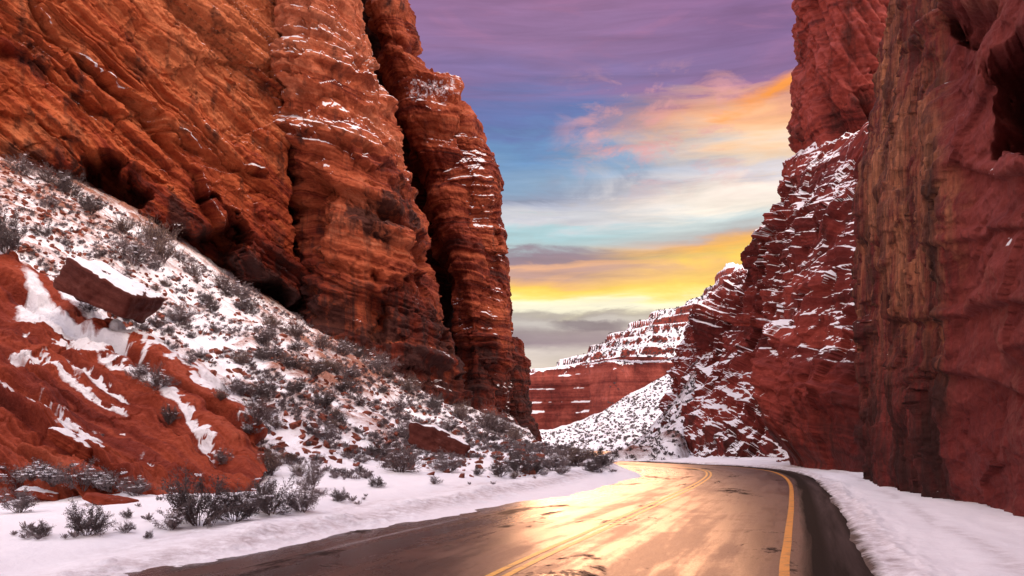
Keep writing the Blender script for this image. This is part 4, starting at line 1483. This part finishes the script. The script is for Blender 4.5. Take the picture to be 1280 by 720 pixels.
er = t.math('DIVIDE', e, 1.2)
LFT = stops([(-650, (232, 220, 238)), (-300, (205, 185, 218)), (-60, (150, 105, 155)), (0, (150, 110, 150)), (60, (146, 114, 158)), (105, (130, 112, 162)), (150, (98, 116, 172)), (190, (105, 146, 192)), (230, (135, 165, 196)), (250, (140, 150, 175)), (262, (178, 184, 205)),
             (278, (205, 205, 212)), (290, (170, 208, 216)), (306, (172, 195, 200)), (318, (138, 122, 138)), (330, (150, 125, 138)), (337, (232, 172, 130)), (347, (182, 145, 145)), (357, (240, 180, 120)), (365, (250, 212, 70)), (372, (255, 232, 140)), (378, (255, 248, 215)),
             (386, (235, 230, 205)), (392, (158, 148, 146)), (402, (200, 194, 190)), (415, (152, 138, 146)), (430, (140, 124, 138)), (440, (205, 194, 190)), (460, (220, 206, 196)), (550, (205, 195, 180))])
RGT = stops([(-650, (232, 220, 238)), (-300, (205, 185, 218)), (-60, (150, 100, 150)), (0, (146, 104, 146)), (60, (134, 102, 148)), (100, (134, 106, 152)), (125, (150, 108, 150)), (142, (228, 160, 135)), (160, (248, 182, 135)), (185, (250, 202, 160)), (208, (244, 216, 190)), (225, (215, 210, 218)),
             (240, (248, 230, 220)), (265, (250, 238, 224)), (282, (200, 214, 214)), (296, (186, 190, 192)), (304, (205, 165, 150)), (313, (252, 180, 70)), (330, (252, 208, 84)), (348, (246, 192, 104)), (362, (252, 212, 96)), (374, (255, 232, 140)), (384, (255, 246, 210)),
             (394, (180, 172, 155)), (406, (205, 198, 185)), (425, (160, 145, 145)), (440, (210, 200, 188)), (460, (222, 212, 192)), (550, (205, 195, 180))])
cl = t.ramp(er, LFT)
crr = t.ramp(er, RGT)
azw = t.math('ADD', az, t.math('MULTIPLY', t.math('SUBTRACT', n_md, 0.5), 0.35))
side = t.rng(azw, 0.05, 0.29, smooth=True)
col = t.mix(side, cl, crr)
# puffs of pink cloud in the blue opening
pf_m = t.math('MULTIPLY', t.rng(n_pf, 0.50, 0.64), t.math('MULTIPLY', t.rng(te, 0.29, 0.36), t.rng(te, 0.42, 0.47, 1, 0)))
pf_m = t.math('MULTIPLY', pf_m, t.math('MULTIPLY', t.rng(az, 0.04, 0.12), t.rng(az, 0.26, 0.32, 1, 0)))
col = t.mix(t.math('MULTIPLY', pf_m, 0.85), col, lin((226, 160, 160)))
pk = t.math('MULTIPLY', t.rng(n_md, 0.5, 0.7), t.rng(te, 0.42, 0.50))
col = t.mix(t.math('MULTIPLY', pk, 0.55), col, lin((178, 122, 160)))
# glowing orange bars on the right
ob = t.math('MULTIPLY', t.rng(t.math('ABSOLUTE', t.math('SUBTRACT', t.math('SUBTRACT', te, t.math('MULTIPLY', az, 0.40)), t.math('ADD', 0.290, t.math('MULTIPLY', t.math('SUBTRACT', n_pf, 0.5), 0.03)))), 0.003, 0.014, 1, 0), t.rng(azw, 0.24, 0.31))
col = t.mix(ob, col, lin((255, 158, 72)))
# small grey cloud low in the gap
g1 = t.math('MULTIPLY', t.math('SUBTRACT', az, 0.097), 16.0)
g2 = t.math('MULTIPLY', t.math('SUBTRACT', te, t.math('ADD', 0.143, t.math('MULTIPLY', t.math('SUBTRACT', n_pf, 0.5), 0.03))), 110.0)
gm = t.rng(t.math('ADD', t.math('MULTIPLY', g1, g1), t.math('MULTIPLY', g2, g2)), 0.2, 0.8, 0.8, 0)
col = t.mix(gm, col, lin((118, 106, 122)))
# fine texture
tx = t.rng(t.noise(t.mapv(cv, (3, 26, 1), (0, 0, 0.12)), 2.2, 6, 0.6, 0.5), 0.25, 0.75, 0.86, 1.20)
vm = t.new('ShaderNodeVectorMath', operation='SCALE')
t.put(vm.inputs[0], col)
t.put(vm.inputs['Scale'], tx)
col = vm.outputs[0]
# behind the camera the cloud sheet is plain, pale and pinkish
back = t.rng(Y_, -0.1, 0.35, 1, 0, True)
col = t.mix(back, col, t.ramp(te, [(0.0, lin((225, 196, 190))), (0.5, lin((214, 190, 212))), (1.0, lin((232, 220, 238)))]))
# unseen warm patches added behind the camera to light the cliffs; zenith boosted too
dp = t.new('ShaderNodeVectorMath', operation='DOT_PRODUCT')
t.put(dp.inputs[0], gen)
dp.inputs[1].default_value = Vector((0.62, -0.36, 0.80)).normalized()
added_glow = t.rng(t.math('ADD', dp.outputs['Value'], t.math('MULTIPLY', t.math('SUBTRACT', n_st, .5), .1)), 0.78, 0.98, smooth=True)
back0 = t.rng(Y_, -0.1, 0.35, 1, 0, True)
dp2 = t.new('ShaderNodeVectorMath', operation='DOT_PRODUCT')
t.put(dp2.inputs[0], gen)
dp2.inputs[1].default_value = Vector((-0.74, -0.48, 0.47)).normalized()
added_glow2 = t.rng(t.math('ADD', dp2.outputs['Value'], t.math('MULTIPLY', t.math('SUBTRACT', n_st, .5), .1)), 0.70, 0.98, smooth=True)  # second unseen patch, added to light the right wall
top = t.rng(te, 0.60, 1.3, smooth=True)  # overhead boost added as fill to whiten the snow
gain = t.math('ADD', t.math('ADD', 1.0, t.math('MULTIPLY', top, 0.95)), t.math('ADD', t.math('MULTIPLY', added_glow, 5.4), t.math('MULTIPLY', added_glow2, 1.6)))
col = t.mix(added_glow, col, V4(1.0, 0.76, 0.60))
col = t.mix(t.math('MULTIPLY', added_glow2, .8), col, V4(1.0, 0.78, 0.62))
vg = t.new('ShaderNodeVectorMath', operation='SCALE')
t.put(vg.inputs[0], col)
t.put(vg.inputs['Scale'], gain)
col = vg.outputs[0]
col = t.mix(t.rng(Z, -0.06, -0.01, 1, 0), col, lin((90, 70, 70)))
sky = t.new('ShaderNodeTexSky', sky_type='NISHITA')
sky.sun_disc = False
sky.sun_elevation = math.radians(SUN_EL_DEG)
sky.sun_rotation = math.radians(SUN_AZ_DEG)
STR = 0.1
sc = t.new('ShaderNodeVectorMath', operation='SCALE')
t.put(sc.inputs[0], col)
sc.inputs['Scale'].default_value = 1.0 / STR
fin = t.mix(0.975, sky.outputs[0], sc.outputs[0])               # cloud sheet over the clear sky
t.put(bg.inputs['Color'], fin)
bg.inputs['Strength'].default_value = STR
wd.cycles.sampling_method = 'AUTOMATIC'

sl = bpy.data.lights.new('sun', 'SUN')
sl.energy = 1.25
sl.angle = math.radians(17)
sl.color = (1.0, 0.45, 0.22)
so = bpy.data.objects.new('sun', sl)
COL.objects.link(so)
a, el = math.radians(SUN_AZ_DEG), math.radians(SUN_EL_DEG)
d = Vector((math.sin(a) * math.cos(el), math.cos(a) * math.cos(el), math.sin(el)))
so.rotation_euler = d.to_track_quat('Z', 'Y').to_euler()
so.location = d * 120

# ------------------------------------------------------------------ camera
cam = bpy.data.cameras.new('camera')
cam.sensor_width = 36
cam.lens = 36 * F / 1280
cam.shift_y = (HY - 360) / 1280
cam.clip_start = 0.05
cam.clip_end = 6000
co = bpy.data.objects.new('camera', cam)
co.location = (0, 0, H)
co.rotation_euler = (math.radians(90), 0, 0)
COL.objects.link(co)
scene.camera = co
scene.render.engine = 'CYCLES'
scene.cycles.use_denoising = True
scene.cycles.max_bounces = 6
scene.cycles.diffuse_bounces = 3
scene.cycles.glossy_bounces = 3
vs = scene.view_settings
vs.view_transform = 'Standard'
vs.look = 'None'
vs.exposure = 0.0
vs.gamma = 1.0
print('shrubs', N_SHRUB[0])
